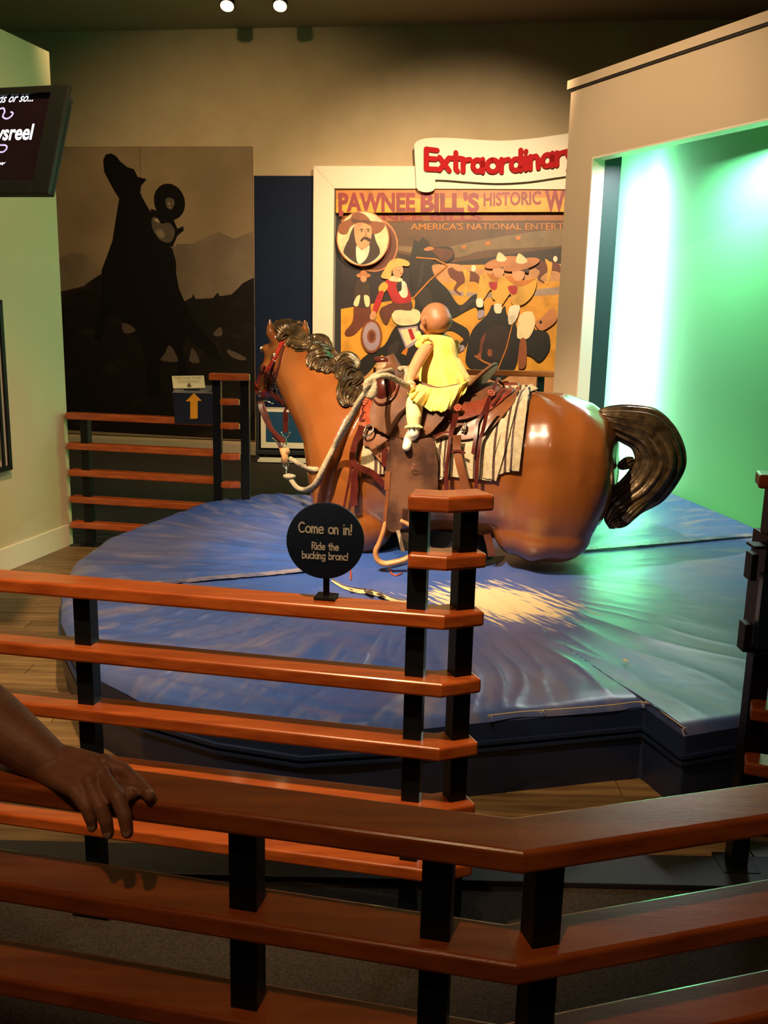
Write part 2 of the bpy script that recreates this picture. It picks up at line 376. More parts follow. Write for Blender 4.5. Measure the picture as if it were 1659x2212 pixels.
# ================================================================== BACK WALL DISPLAYS
class Art:
    """flat printed shapes on a board plane"""
    def __init__(s, pt): s.mb = MB(); s.m = []; s.pt = pt; s.k = 0
    def _mat(s, m):
        if m not in s.m: s.m.append(m)
        s.mb.cur = s.m.index(m)
    def poly(s, pts, m, smooth=0):
        s._mat(m); s.k += 1; off = 0.0006 * s.k
        if smooth: pts = [tuple(p) for p in crom(pts, smooth, True)]
        q = [s.pt(x, y, off) for x, y in pts]; s.mb.add(q, [list(range(len(q)))])
    def ell(s, cx, cy, rx, ry, m, rot=0, n=36):
        c, si = math.cos(rad(rot)), math.sin(rad(rot))
        s.poly([(cx + rx * math.cos(2 * math.pi * i / n) * c - ry * math.sin(2 * math.pi * i / n) * si, cy + rx * math.cos(2 * math.pi * i / n) * si + ry * math.sin(2 * math.pi * i / n) * c) for i in range(n)], m)
    def text(s, body, x0, y0, x1, y1, m, bold=0.0, slant=0.0, drop=0.0):
        """text fitted in the box x0..x1, y0 (top) .. y1 (baseline)"""
        s._mat(m); s.k += 1; off = 0.0006 * s.k
        vs, fs = text_mesh(body, 1.0, 0, bold)
        mnx, mxx = min(v.x for v in vs), max(v.x for v in vs); mxy = max(v.y for v in vs); mny = min(0, 0)
        q = []
        for v in vs:
            u = (v.x - mnx) / (mxx - mnx); q.append(s.pt(x0 + u * (x1 - x0) + slant * v.y, y1 + (y0 - y1) * v.y / mxy + drop * u, off))
        s.mb.add(q, fs)
    def line(s, pts, wd, m):
        for (a, b), (c, d) in zip(pts, pts[1:]):
            L = math.hypot(c - a, d - b) or 1; nx, ny = -(d - b) / L * wd / 2, (c - a) / L * wd / 2
            s.poly([(a + nx, b + ny), (c + nx, d + ny), (c - nx, d - ny), (a - nx, b - ny)], m)
    def link(s, name, parent, **k): return s.mb.link(name, s.m, parent, **k)

# ---- black and white photo mural
t = thing('photo_mural', 'huge dark sepia photo mural of a rider on a rearing horse, on back wall', 'mural', WP(340, 940, .01))
c4 = [WP(100, 318), WP(547, 316), WP(551, 952), WP(100, 928)]
zt, zb = (c4[1].z + c4[0].z) / 2, c4[2].z; xl = (c4[0] - BW0).dot(BU); xr = (c4[1] - BW0).dot(BU); xm = (xl + xr) / 2 - .09
M_sky = mat('mural_sky', (0.31, 0.215, 0.115), 0.6, col2=(0.20, 0.135, 0.07), scale=0.9)
M_mb = mat('mural_black', (0.0045, 0.0034, 0.0027), 0.7, spec=.12)
M_mm = mat('mural_mountain', (0.115, 0.078, 0.048), 0.6, col2=(0.19, 0.135, 0.085), scale=2.2, detail=8)
M_mg = mat('mural_ground', (0.009, 0.007, 0.005), 0.6, col2=(0.032, 0.021, 0.013), scale=2.6, detail=8, lo=.55, hi=.85, stretch=(1, 1, 2.2), spec=.12)
M_ml = mat('mural_light', (0.34, 0.25, 0.15), 0.6)
for a, b in ((xl, xm), (xm, xr)):
    MB().prism([BW0 + BU * p + BN * q + UP * zb for p, q in ((a + .003, 0), (b - .003, 0), (b - .003, .02), (a + .003, .02))], [BW0 + BU * p + BN * q + UP * zt for p, q in ((a + .003, 0), (b - .003, 0), (b - .003, .02), (a + .003, .02))]).link('panel', M_sky, t)
A = Art(lambda x, y, o: WP(x, y, .0205 + o))
z4 = lambda L: [(x / 2.765, 60 + y / 2.765) for x, y in L]
z5 = lambda L: [(100 + x / 3.318, 640 + y / 3.318) for x, y in L]
A.poly([(112, 575)] + z4([(370, 1370), (430, 1345), (500, 1350), (560, 1400), (605, 1450)]) + [(300, 640), (112, 700)], M_mm)
A.poly(z4([(1010, 1330), (1060, 1290), (1150, 1290), (1250, 1240), (1310, 1220), (1400, 1260), (1512, 1215)]) + [(550, 700), (370, 700)], M_mm)
A.poly([(112, 632), (140, 628), (180, 618), (205, 600), (222, 590), (240, 660), (385, 662), (400, 650), (415, 642), (418, 634), (422, 646), (460, 644), (470, 632), (475, 640), (500, 636), (515, 622), (524, 612), (535, 606), (548.5, 600), (551, 951), (112, 927)], M_mg)
A.poly(z4([(616, 790), (630, 758), (662, 750), (692, 765), (720, 800), (760, 832), (800, 845), (822, 890), (876, 905), (842, 945), (836, 985), (870, 1050), (930, 1150), (960, 1260), (1030, 1320), (1052, 1400), (1052, 1470), (1070, 1560), (1105, 1640), (1160, 1760), (1290, 1900), (1330, 2000), (1240, 1960), (1120, 1850), (1090, 1900), (1135, 2130), (1080, 2140), (1050, 1960), (1000, 1930), (960, 2020), (960, 2200), (880, 2200), (870, 2000), (830, 1850), (760, 1800), (690, 1700), (640, 1720), (600, 1880), (560, 1860), (590, 1680), (610, 1560), (606, 1450), (640, 1360), (672, 1270), (690, 1150), (712, 1020), (680, 970), (645, 905), (622, 860)]), M_mb)
A.ell(366, 436, 33, 40, M_mb, -18)
A.poly([(358, 430), (364, 427), (373, 429), (377, 436), (375, 446), (369, 453), (362, 449), (358, 441)], mat('mural_mid', (0.075, 0.052, 0.034), .6), 4)
A.poly([(362, 437), (367, 436), (368, 444), (363, 443)], mat('mural_soft', (0.2, 0.145, 0.09), .6), 3); A.poly([(372, 438), (375, 438), (374, 442)], mat('mural_soft', '', .6), 3); A.poly([(362, 447), (371, 447), (367, 450)], mat('mural_soft', '', .6), 3)
A.poly(z4([(900, 1080), (960, 1100), (1030, 1130), (1060, 1200), (1095, 1185), (1098, 1210), (1060, 1240), (1030, 1310), (960, 1290), (900, 1200)]), M_mb)
A.poly(z4([(905, 1145), (930, 1130), (965, 1170), (1010, 1165), (1045, 1215), (1020, 1280), (960, 1270), (915, 1210)]), mat('mural_mid', '', .6), 4)
A.poly(z4([(920, 1145), (940, 1138), (955, 1165), (935, 1160)]), M_ml, 3); A.poly(z4([(930, 1215), (965, 1205), (985, 1245), (955, 1255)]), mat('mural_soft', (0.2, 0.145, 0.09), .6), 4)
for q in ([(885, 350), (940, 440), (930, 470), (820, 460), (850, 410)], [(1050, 370), (1100, 470), (1030, 470), (1030, 420)], [(545, 195), (600, 205), (640, 250), (560, 265)], [(1200, 260), (1250, 220), (1260, 280), (1210, 285)], [(1300, 380), (1430, 440), (1400, 460), (1320, 430)]):
    A.poly(z5(q), mat('mural_dim', (0.07, 0.045, 0.028), .7), 3)
A.link('photo_print', t)

# ---- navy wall panel
pt = [WP(548, 381), WP(676, 380)]
zz = (pt[0].z + pt[1].z) / 2; a, b = (pt[0] - BW0).dot(BU) + .01, (pt[1] - BW0).dot(BU) + .05
m = MB(); q = ((a, 0), (b, 0), (b, .03), (a, .03))
m.prism([BW0 + BU * p + BN * s + UP * .42 for p, s in q], [BW0 + BU * p + BN * s + UP * zz for p, s in q], .003)
m.link('wall_panel', mat('navy_panel', (0.005, 0.012, 0.036), 0.6, spec=.12), label='plain navy wall panel between the mural and the framed poster', cat='panel')

# ---- low display case with a blue face
m0 = atY(625, 1000, 10.0)
t = thing('display_case', 'low white framed display case with a blue face, beyond the horse reins', 'display', (m0.x, 10.1, 0))
CY = 10.0
def cq(x, y, Y=CY): return atY(x, y, Y)
def facebox(mb, x0, y0, x1, y1, Y0, Y1, bev=0.004):
    a, b = atY(x0, y0, Y0), atY(x1, y1, Y0)
    return mb.slab([(a.x, Y0), (b.x, Y0), (b.x, Y1), (a.x, Y1)], min(a.z, b.z), max(a.z, b.z), bev)
facebox(MB(), 563, 884, 760, 972, CY, CY + .25).link('frame', M_white, t)
facebox(MB(), 574, 889, 750, 958, CY - .01, CY).link('face_panel', mat('case_blue', (0.010, 0.060, 0.14), .4), t, label='blue panel set in the white frame')
facebox(MB(), 552, 866, 560, 990, CY - .02, CY + .3).link('leg', M_rubber, t)
facebox(MB(), 552, 972, 770, 986, CY - .03, CY + .28).link('rail', M_rubber, t)
a, b = atY(556, 990, CY), atY(770, 990, CY)
MB().slab([(a.x, CY), (b.x, CY), (b.x, CY + .26), (a.x, CY + .26)], 0, a.z + .01, .004).link('plinth', M_white, t)

# ---- shadow box frame with the show poster
t = thing('poster_frame', 'big white shadow box frame around a colourful wild west show poster', 'picture frame', WP(950, 900))
FD = 0.14
def fr(pts): 
    m = MB(); m.prism([WP(x, y, FD) for x, y in pts], [WP(x, y, FD) - BN * FD for x, y in pts], .006); return m
def zfr(x): return WP(x, 358, FD)
fl = (WP(677, 358, FD) - BW0).dot(BU); fi = (WP(722, 407, FD) - BW0).dot(BU); ft = WP(677, 358, FD).z; fit = WP(722, 407, FD).z; fr_r = 4.55; fb, fib = .50, .72
def fq(a, z, off): return BW0 + BU * a + UP * z + BN * off
def member(pts): return MB().prism([fq(a, z, FD) for a, z in pts], [fq(a, z, 0) for a, z in pts], .006)
for pts in ([(fl, ft), (fi, fit), (fi, fib), (fl, fb)], [(fl, ft), (fr_r, ft), (fr_r - .24, fit), (fi, fit)], [(fr_r, ft), (fr_r, fb), (fr_r - .24, fib), (fr_r - .24, fit)], [(fl, fb), (fi, fib), (fr_r - .24, fib), (fr_r, fb)]):
    member(pts).link('frame_member', M_white, t)
member_ = MB().prism([fq(a, z, .02) for a, z in ((fi - .01, fit + .01), (fr_r - .23, fit + .01), (fr_r - .23, fib - .01), (fi - .01, fib - .01))], [fq(a, z, .0) for a, z in ((fi - .01, fit + .01), (fr_r - .23, fit + .01), (fr_r - .23, fib - .01), (fi - .01, fib - .01))])
member_.link('backing_board', mat('poster_backing', (0.008, 0.008, 0.012), .6), t)
pc = lambda n, h, r=.5: mat('ink_' + n, h, r)
INK = dict(brown='#5b3a20', tent='#7d6444', dk='#2a1712', gnd='#dd9a2c', pink='#c88f5c', road='#a58d80', yel='#e2a11c', yeld='#9a5510', red='#8f0d1c', ora='#c6741c', cream='#ead6a4', skin='#d99a6c', blk='#120c0b', blk2='#2c2321', gold='#d9a53c', redj='#b3161c', lil='#a58f9c', hat='#8e4b24', hatd='#5f2c18', suit='#3c2a22', hair='#3a2015', brn='#6a2f18', sky='#241a22', white='#efe2c4', blond='#e0b05a', tan='#c07a48', grn='#5a5a34')
K = {k: mat('ink_' + k, v, .45, col2=tuple(c * .55 for c in lin(v)[:3]), scale=7, detail=8, lo=.45, hi=.8) for k, v in INK.items()}
A = Art(lambda x, y, o: WP(700 + x / 3.072, 280 + y / 3.072, .022 + o))
A.poly([(112, 400), (1640, 395), (1620, 1760), (112, 1760)], K['brown'])
A.poly([(112, 860), (300, 900), (580, 880), (600, 1160), (112, 1190)], K['sky'])
A.poly([(480, 820), (860, 880), (1080, 850), (1640, 770), (1640, 930), (560, 960)], K['dk'])
A.poly([(480, 770), (760, 790), (1000, 740), (1640, 650), (1640, 760), (1080, 800), (860, 850), (480, 800)], K['tent'], 4)
A.poly([(112, 1190), (600, 1110), (760, 900), (1640, 890), (1640, 1760), (112, 1760)], K['gnd'])
A.poly([(700, 910), (860, 890), (1100, 930), (1640, 900), (1640, 1000), (1000, 1000), (760, 1010)], K['pink'], 4)
A.poly([(800, 1060), (1100, 1085), (1640, 1040), (1640, 1085), (1100, 1115), (820, 1090)], K['road'], 4)
A.poly([(112, 1640), (500, 1600), (800, 1640), (1640, 1600), (1640, 1760), (112, 1760)], K['pink'], 4)
for x, yy in ((910, 770), (1070, 745), (1270, 710)): A.poly([(x, yy), (x + 36, yy - 6), (x + 30, yy + 22), (x + 4, yy + 22)], K['ora'])
A.poly([(112, 552), (1640, 548), (1640, 605), (112, 610)], K['yeld'])
A.text("NEE BILLS", 385, 552, 1045, 603, K['red'], .03); A.text("HISTORIC", 1090, 552, 1420, 572, K['red'], .02)
A.text("AMERICA'S NATIONAL ENTERTAINMENT", 575, 620, 1905, 664, K['ora'], .012)
A.ell(330, 765, 162, 180, K['tan']); A.ell(330, 765, 150, 168, K['brn'])
# small riders in the distance
for dx, dy, s in ((0, 0, 1), (560, -60, .9)):
    f = lambda L: [(820 + dx + x * s, 900 + dy + y * s) for x, y in L]
    A.poly(f([(0, 30), (30, 15), (70, 40), (150, 40), (200, 60), (245, 140), (230, 150), (190, 110), (120, 110), (60, 160), (90, 190), (80, 195), (40, 160), (60, 110), (20, 80)]), K['brn'], 3)
    A.poly(f([(95, 20), (130, 40), (150, 60), (125, 200), (105, 190), (115, 90)]), K['gold'], 3); A.ell(820 + dx + 172 * s, 900 + dy + 20 * s, 16 * s, 22 * s, K['white'])
# brown rider at the left edge
A.poly([(200, 1160), (240, 1130), (300, 1150), (310, 1250), (250, 1310), (200, 1360), (150, 1370), (140, 1340), (190, 1270)], K['brn'], 4)
A.poly([(225, 1000), (290, 1000), (310, 1110), (300, 1180), (210, 1170), (200, 1090)], K['suit'], 4); A.ell(262, 968, 48, 18, K['tan']); A.ell(262, 955, 24, 22, K['tan']); A.ell(262, 990, 20, 22, K['skin'])
A.poly([(215, 1110), (240, 1100), (225, 1170), (195, 1160)], K['cream'], 3); A.poly([(265, 1100), (300, 1110), (300, 1170), (275, 1170)], K['cream'], 3)
# rearing black horse
A.poly([(590, 770), (600, 730), (630, 745), (650, 715), (690, 740), (720, 780), (800, 775), (850, 790), (865, 845), (820, 880), (770, 890), (735, 865), (715, 905), (740, 980), (820, 1060), (900, 1165), (985, 1100), (1030, 1095), (1055, 1130), (1062, 1215), (1030, 1250), (1010, 1180), (960, 1195), (880, 1240), (850, 1262), (945, 1318), (965, 1375), (930, 1455), (880, 1470), (900, 1420), (925, 1385), (850, 1335), (780, 1350), (660, 1420), (600, 1530), (520, 1570), (430, 1560), (385, 1490), (330, 1570), (260, 1640), (190, 1655), (235, 1540), (320, 1470), (400, 1430), (470, 1310), (560, 1250), (605, 1150), (575, 1010), (568, 880)], K['blk'], 4)
A.poly([(670, 785), (840, 795), (850, 840), (790, 870), (720, 810)], K['hatd'], 4); A.poly([(660, 795), (700, 775), (730, 790), (690, 805)], K['tan'], 3)
A.poly([(600, 1080), (680, 1050), (720, 1120), (700, 1200), (640, 1160)], K['blk2'], 4); A.poly([(430, 1440), (500, 1400), (480, 1490), (430, 1510)], K['blk2'], 4); A.poly([(900, 1180), (980, 1125), (1000, 1135), (920, 1205)], K['blk2'], 3)
A.poly([(640, 900), (665, 870), (650, 1010), (620, 1040)], K['blk2'], 3)
A.line([(610, 848), (740, 858), (820, 900), (700, 1000), (590, 1120)], 9, K['ora'])
for q in ([(1020, 1205), (1060, 1200), (1065, 1235), (1025, 1255)], [(880, 1440), (925, 1430), (930, 1460), (880, 1480)]): A.poly(q, K['lil'], 3)
# saddle cloth and rider
A.poly([(490, 1320), (620, 1300), (640, 1400), (545, 1460)], K['lil']); A.poly([(505, 1330), (610, 1312), (622, 1390), (548, 1435)], K['cream']); A.poly([(555, 1325), (580, 1320), (605, 1385), (580, 1400)], K['redj'])
A.poly([(535, 1455), (560, 1445), (545, 1500), (510, 1485)], K['ora'])
A.poly([(450, 1215), (500, 1190), (600, 1190), (640, 1220), (620, 1285), (520, 1300), (465, 1275)], K['cream'], 4)
A.poly([(380, 1180), (560, 1130), (580, 1200), (470, 1200), (420, 1290), (385, 1260)], K['hatd'], 3)
A.poly([(400, 1020), (440, 990), (520, 1000), (560, 1060), (575, 1140), (470, 1150), (430, 1090)], K['redj'], 4); A.poly([(510, 1005), (545, 1020), (555, 1100), (520, 1115), (495, 1070)], K['white'], 3); A.poly([(480, 1030), (510, 1000), (515, 1060), (490, 1075)], K['sky'], 3)
A.poly([(365, 1040), (400, 1010), (425, 1040), (395, 1085), (365, 1075)], K['gold'], 3); A.poly([(362, 1080), (398, 1085), (350, 1210), (320, 1205)], K['redj'], 3); A.ell(325, 1235, 20, 32, K['skin'], 15)
A.poly([(430, 1000), (455, 970), (520, 990), (500, 1010)], K['cream'], 3); A.ell(490, 935, 36, 48, K['skin'])
A.poly([(378, 975), (400, 930), (440, 870), (500, 855), (560, 875), (562, 905), (500, 905), (455, 925), (440, 985), (405, 990)], K['blond'], 4); A.ell(497, 935, 4, 3, K['hair']); A.ell(512, 955, 7, 4, K['redj'])
A.ell(315, 1372, 70, 112, K['brn']); A.ell(315, 1372, 66, 108, K['hat']); A.ell(315, 1372, 57, 95, K['lil']); A.ell(315, 1372, 30, 46, K['hat']); A.ell(315, 1372, 18, 30, K['brn'])
# dark horses and the two riders in yellow coats
A.poly([(1330, 1330), (1470, 1340), (1500, 1400), (1490, 1470), (1430, 1540), (1370, 1500), (1280, 1470), (1270, 1380)], K['blk'], 4)
A.poly([(950, 1560), (945, 1470), (985, 1330), (1080, 1230), (1120, 1160), (1160, 1215), (1200, 1170), (1215, 1230), (1270, 1290), (1290, 1400), (1270, 1570), (1160, 1660), (1060, 1620)], K['blk'], 4)
A.poly([(1030, 1470), (1050, 1370), (1130, 1310), (1190, 1310), (1110, 1340), (1060, 1410), (1050, 1480)], K['brn'], 4); A.poly([(1080, 1330), (1180, 1300), (1240, 1380), (1200, 1520), (1080, 1500)], K['dk'], 4)
A.line([(1000, 1500), (1060, 1540), (1110, 1560)], 10, K['ora']); A.ell(1100, 1480, 16, 26, K['hat']); A.ell(1030, 1505, 14, 24, K['hat'])
A.poly([(1400, 1280), (1440, 1250), (1520, 1180), (1545, 1260), (1480, 1320), (1430, 1330)], K['tan'], 4); A.ell(1438, 1278, 10, 12, K['dk'])
def coat(dx, dy, s):
    f = lambda L: [(1240 + dx + x * s, 830 + dy + y * s) for x, y in L]
    A.poly(f([(-100, 150), (-60, 130), (60, 160), (150, 145), (130, 250), (60, 320), (-10, 320), (-25, 250), (-85, 330), (-125, 320), (-115, 230)]), K['gold'], 4)
    A.poly(f([(-60, 130), (60, 160), (150, 145), (60, 200), (0, 190)]), K['ora'], 3); A.poly(f([(-40, 200), (20, 200), (15, 250), (-20, 250)]), K['redj'], 3)
    A.ell(1240 + dx + 30 * s, 830 + dy + 115 * s, 42 * s, 50 * s, K['skin']); A.poly(f([(10, 70), (90, 60), (95, 110), (60, 100), (20, 90)]), K['hair'], 3)
    A.ell(1240 + dx + 50 * s, 830 + dy + 55 * s, 125 * s, 36 * s, K['tan'], -14); A.poly(f([(15, 40), (25, -10), (45, -15), (90, 30), (60, 50)]), K['cream'], 3)
    A.poly(f([(-130, 320), (-85, 320), (-85, 375), (-125, 375)]), K['white'], 3)
coat(-110, 0, .92); coat(20, 10, 1)
A.poly([(1230, 1180), (1300, 1170), (1270, 1270), (1225, 1290)], K['white'], 3)
A.poly([(1300, 1230), (1380, 1210), (1400, 1290), (1360, 1380), (1300, 1390), (1280, 1360)], K['cream'], 4); A.poly([(1300, 1400), (1340, 1400), (1340, 1560), (1290, 1575)], K['hat'], 3)
A.line([(1250, 1290), (1210, 1450), (1150, 1600)], 7, K['ora'])
A.link('poster_print', t)
# raised title board and portrait roundel
m = MB(); bp = [(78, 402), (1640, 396), (1625, 546), (78, 552)]
PB = lambda x, y, o=0: WP(700 + x / 3.072, 280 + y / 3.072, o)
m.prism([PB(x, y, .095) for x, y in bp], [PB(x, y, .11) for x, y in bp], .002); m.link('title_board', K['yel'], t, label='raised yellow title board')
A = Art(lambda x, y, o: PB(x, y, .1105 + o))
A.poly([(78, 402), (1640, 396), (1640, 450), (78, 460)], K['ora'])
A.text("PAWNEE", 95, 418, 605, 540, K['red'], .045); A.poly([(95, 540), (130, 540), (125, 575), (100, 575)], K['red']); A.text("BILL'S", 640, 415, 1030, 540, K['red'], .05); A.text("HISTORIC", 1058, 418, 1440, 505, K['red'], .03, drop=-12); A.text("WILD WEST", 1465, 400, 2100, 535, K['red'], .045)
A.link('title_lettering', t, label="dark red lettering PAWNEE BILL'S HISTORIC W")
m = MB(); rr = lambda o, k=1: [PB(258 + 176 * k * math.cos(2 * math.pi * i / 40), 722 + 184 * k * math.sin(2 * math.pi * i / 40), o) for i in range(40)]
m.prism(rr(.12), rr(.135), .002); m.link('portrait_roundel', K['tan'], t, label='raised round portrait of a man in a wide hat')
A = Art(lambda x, y, o: PB(x, y, .1355 + o))
A.ell(258, 722, 168, 176, K['cream']); A.poly([(130, 800), (190, 700), (300, 700), (370, 800), (350, 850), (300, 885), (250, 896), (200, 880), (150, 840)], K['suit'], 4)
A.poly([(150, 810), (175, 690), (205, 640), (220, 700), (215, 790), (190, 850)], K['hair'], 4); A.poly([(320, 660), (345, 740), (370, 800), (340, 830), (305, 760)], K['hair'], 4)
A.poly([(215, 770), (250, 800), (300, 765), (290, 840), (240, 892), (215, 860)], K['white'], 3)
A.poly([(200, 640), (215, 615), (290, 610), (318, 650), (312, 720), (290, 775), (245, 795), (215, 760), (202, 700)], K['skin'], 4)
A.poly([(240, 735), (262, 712), (285, 712), (312, 730), (300, 745), (270, 728), (250, 745)], K['hair'], 3); A.poly([(236, 660), (262, 658), (258, 667), (240, 668)], K['hair']); A.poly([(282, 656), (306, 660), (302, 668), (284, 666)], K['hair']); A.line([(273, 665), (280, 700), (268, 704)], 5, K['hat']); A.ell(250, 676, 6, 4, K['dk']); A.ell(293, 676, 6, 4, K['dk'])
A.poly([(92, 660), (110, 620), (170, 590), (190, 560), (225, 548), (265, 560), (300, 590), (310, 605), (390, 615), (403, 640), (370, 680), (320, 690), (310, 640), (240, 615), (180, 640), (150, 690), (110, 690)], K['hat'], 4); A.poly([(185, 585), (225, 600), (300, 600), (310, 625), (240, 612), (190, 620)], K['hatd'], 3)
A.link('portrait_print', t)

# ---- ribbon banner
t = thing('banner_sign', 'cream ribbon shaped banner with raised red word over the poster', 'sign', WP(1050, 410, .2))
bz = lambda x, y, o: WP(700 + x / 3.072, 280 + y / 3.072, o)
bpts = crom([(597, 100), (625, 72), (700, 55), (850, 55), (1050, 68), (1200, 72), (1400, 56), (1580, 30), (1760, 10), (2000, 30)], 5) + crom([(2000, 290), (1760, 290), (1560, 315), (1350, 345), (1150, 355), (950, 345), (820, 335), (738, 332)], 5) + crom([(736, 392), (715, 410), (670, 416), (630, 405), (612, 385)], 5)
m = MB(); m.prism([bz(p[0], p[1], .17) for p in bpts], [bz(p[0], p[1], .20) for p in bpts], .003); m.link('board', M_white, t)
m = MB(); m.prism([bz(x, y, .14) for x, y in ((640, 150), (1700, 150), (1700, 280), (640, 280))], [bz(x, y, .17) for x, y in ((640, 150), (1700, 150), (1700, 280), (640, 280))]); m.link('mounting_block', M_white, t)
word = 'Extraordinary'; tot = sum(GLYPH[c][0] for c in word)
def wave(u, v):      # u, v in zoomed poster units from the word's middle baseline
    x = 1175 + u; base = 262 + 22 * math.sin((x - 670) / 900 * math.pi * 1.05) * (1 if x < 1250 else 1) - max(0, x - 1200) * .062
    return bz(x, base - v, .2005)
m = MB(); hand_lettering(m, word, 138, 33, wave, .03, BN, width=1010)
m.link('lettering', mat('red_letters', (0.42, 0.008, 0.011), .7, spec=.15), t, label='raised red letters of the word Extraordinary')
# ================================================================== RAILINGS
M_rail = mat('rail_wood', (0.50, 0.112, 0.022), 0.28, col2=(0.33, 0.062, 0.012), scale=2.6, stretch=(1.5, 16, 16), bump=0.03, bscale=30, coat=0.5, rnd=0.12, detail=5)
M_post = mat('post_paint', (0.005, 0.007, 0.009), 0.4, spec=.22, bump=0.05, bscale=90)
M_plate = mat('black_metal', (0.007, 0.007, 0.008), 0.5, spec=.2)
def off_poly(front, wd, shift=0.0):
    """front edge polyline (left to right, xy) -> mitred back edge, wd further from the viewer"""
    pts = [V((p[0], p[1])) for p in front]; out = []
    for i, p in enumerate(pts):
        ds = []
        if i > 0: ds.append((pts[i] - pts[i - 1]).normalized())
        if i < len(pts) - 1: ds.append((pts[i + 1] - pts[i]).normalized())
        ns = [V((-d.y, d.x)) for d in ds]
        if len(ns) == 1: out.append(p + ns[0] * wd)
        else:
            nn = (ns[0] + ns[1]).normalized(); out.append(p + nn * (wd / nn.dot(ns[0])))
    return out
def rails(parent, front, wd, ztops, th, bev=0.007):
    f = [V((p[0], p[1])) for p in front]; b = off_poly(front, wd)
    for zt in ztops:
        for i in range(len(f) - 1):
            e = (f[i + 1] - f[i]).normalized() * 0.0004
            MB().board(f[i], f[i + 1], b[i], b[i + 1], zt - th, zt, bev, i > 0, i < len(f) - 2).link('rail', M_rail, parent)
def post(parent, x, y, z1, ang=0.0, s=0.045, z0=0.0, plate=True):
    R = Matrix.Rotation(ang, 3, 'Z')
    p = MB().box((x, y, (z0 + z1) / 2), (s, s, z1 - z0), R, 0.003).link('post', M_post, parent)
    if plate: MB().box((x, y, z0 + .004), (.11, .11, .008), R, 0.002).link('base_plate', M_plate, p)
def mid(front, wd, t):
    """point on the centre line of a one-segment edge at fraction t"""
    a, b = V((front[0][0], front[0][1])), V((front[1][0], front[1][1])); d = (b - a); nn = V((-d.y, d.x)).normalized()
    return a + d * t + nn * wd / 2

# ---- near railing with its gate tower
N0, N1, N2 = V((-2.25, 2.501)), V((0.145, 2.040)), V((0.243, 2.079))
t = thing('railing', 'long orange wood railing with tall gate end, carrying the round blue sign', 'railing', (-.3, 2.2, 0), 0, 'orange wood railings')
NZ = (0.925, 0.757, 0.594, 0.430, 0.268)
rails(t, [N0, N1, N2], .085, NZ, .037)
gl = N1 + (N0 - N1).normalized() * .094
rails(t, [gl, N1, N2 + (N2 - N1).normalized() * .012], .09, (1.203,), .038)
rails(t, [gl + (N1 - gl) * .04, N1, N2], .085, (1.065,), .035)
pa = (N1 - N0).normalized(); an = math.atan2(pa.y, pa.x)
for dist in (.072, 0.93, 1.75):
    p = N1 - pa * dist + V((-pa.y, pa.x)) * .05; post(t, p.x, p.y, 1.17 if dist < .1 else .9, an)
p = N2 - (N2 - N1).normalized() * .036 + V((-(N2 - N1).y, (N2 - N1).x)).normalized() * .05; post(t, p.x, p.y, 1.17, math.atan2((N2 - N1).y, (N2 - N1).x))

# ---- foreground railing
F0, F1, F2 = V((-2.30, 1.594)), V((0.191, 1.084)), V((2.10, 1.647))
t = thing('railing', 'dark orange wood railing nearest the viewer, its corner at bottom right', 'railing', (0, 1.15, 0), 0, 'orange wood railings')
FZ = (0.755, 0.590, 0.426, 0.262)
rails(t, [F0, F1, F2], .086, (0.922,), .034, .006); rails(t, [F0, F1, F2], .086, FZ, .034, .006)
d1, d2 = (F1 - F0).normalized(), (F2 - F1).normalized()
for d, o, dist in ((d1, -1, .395), (d1, -1, .115), (d2, 1, .055), (d2, 1, .62), (d1, -1, 1.3), (d1, -1, 2.1), (d2, 1, 1.3), (d2, 1, 1.9)):
    q = F1 + d * (o * dist) + V((-d.y, d.x)) * .045; post(t, q.x, q.y, .90, math.atan2(d.y, d.x), s=.042)

# ---- far left railing with gate tower
f0, f1 = V((-2.147, 6.178)), V((-1.105, 5.985))
t = thing('railing', 'orange wood railing at the far left, carrying the ticket box', 'railing', (-1.6, 6.1, 0), 0, 'orange wood railings')
rails(t, [f0, f1], .085, (.915, .712, .530, .345, .168), .044)
fd = (f1 - f0).normalized()
for q in (f0 + fd * .12, ):
    q = q + V((-fd.y, fd.x)) * .05; post(t, q.x, q.y, .90, math.atan2(fd.y, fd.x), s=.055)
g0, g1, g2 = V((-1.135, 5.93)), V((-1.000, 5.905)), V((-.872, 5.945))
rails(t, [g0, g1, g2], .09, (1.215,), .045)
h0 = g0 + (g1 - g0) * .52; h2 = g1 + (g2 - g1) * .50
rails(t, [h0, g1, h2], .075, (1.055, .90, .70, .515, .33, .155), .04)
for x, y in ((-1.092, 5.985), (-.912, 5.995)): post(t, x, y, 1.18, 0, s=.055)

# ---- rail behind the horse
t = thing('railing', 'orange wood rail with dark post behind the saddle, before the poster', 'railing', (.6, 7.3, 0), 0, 'orange wood railings')
a, b = atZ(806, 800, 1.2), atZ(1204, 797, 1.2)
a = V((a.x, 7.35)); bb = atY(1204, 797, 7.3); b = V((bb.x, 7.3)); a.x = atY(806, 800, 7.35).x
zt = (bb.z + atY(806, 800, 7.35).z) / 2
rails(t, [a, b], .09, (zt,), .042)
for x in (atY(1168, 830, 7.35).x, atY(822, 830, 7.4).x): post(t, x, 7.37, zt - .03, 0, s=.055)
rails(t, [a, b], .07, (zt - .18, zt - .36, zt - .54, zt - .72), .04)

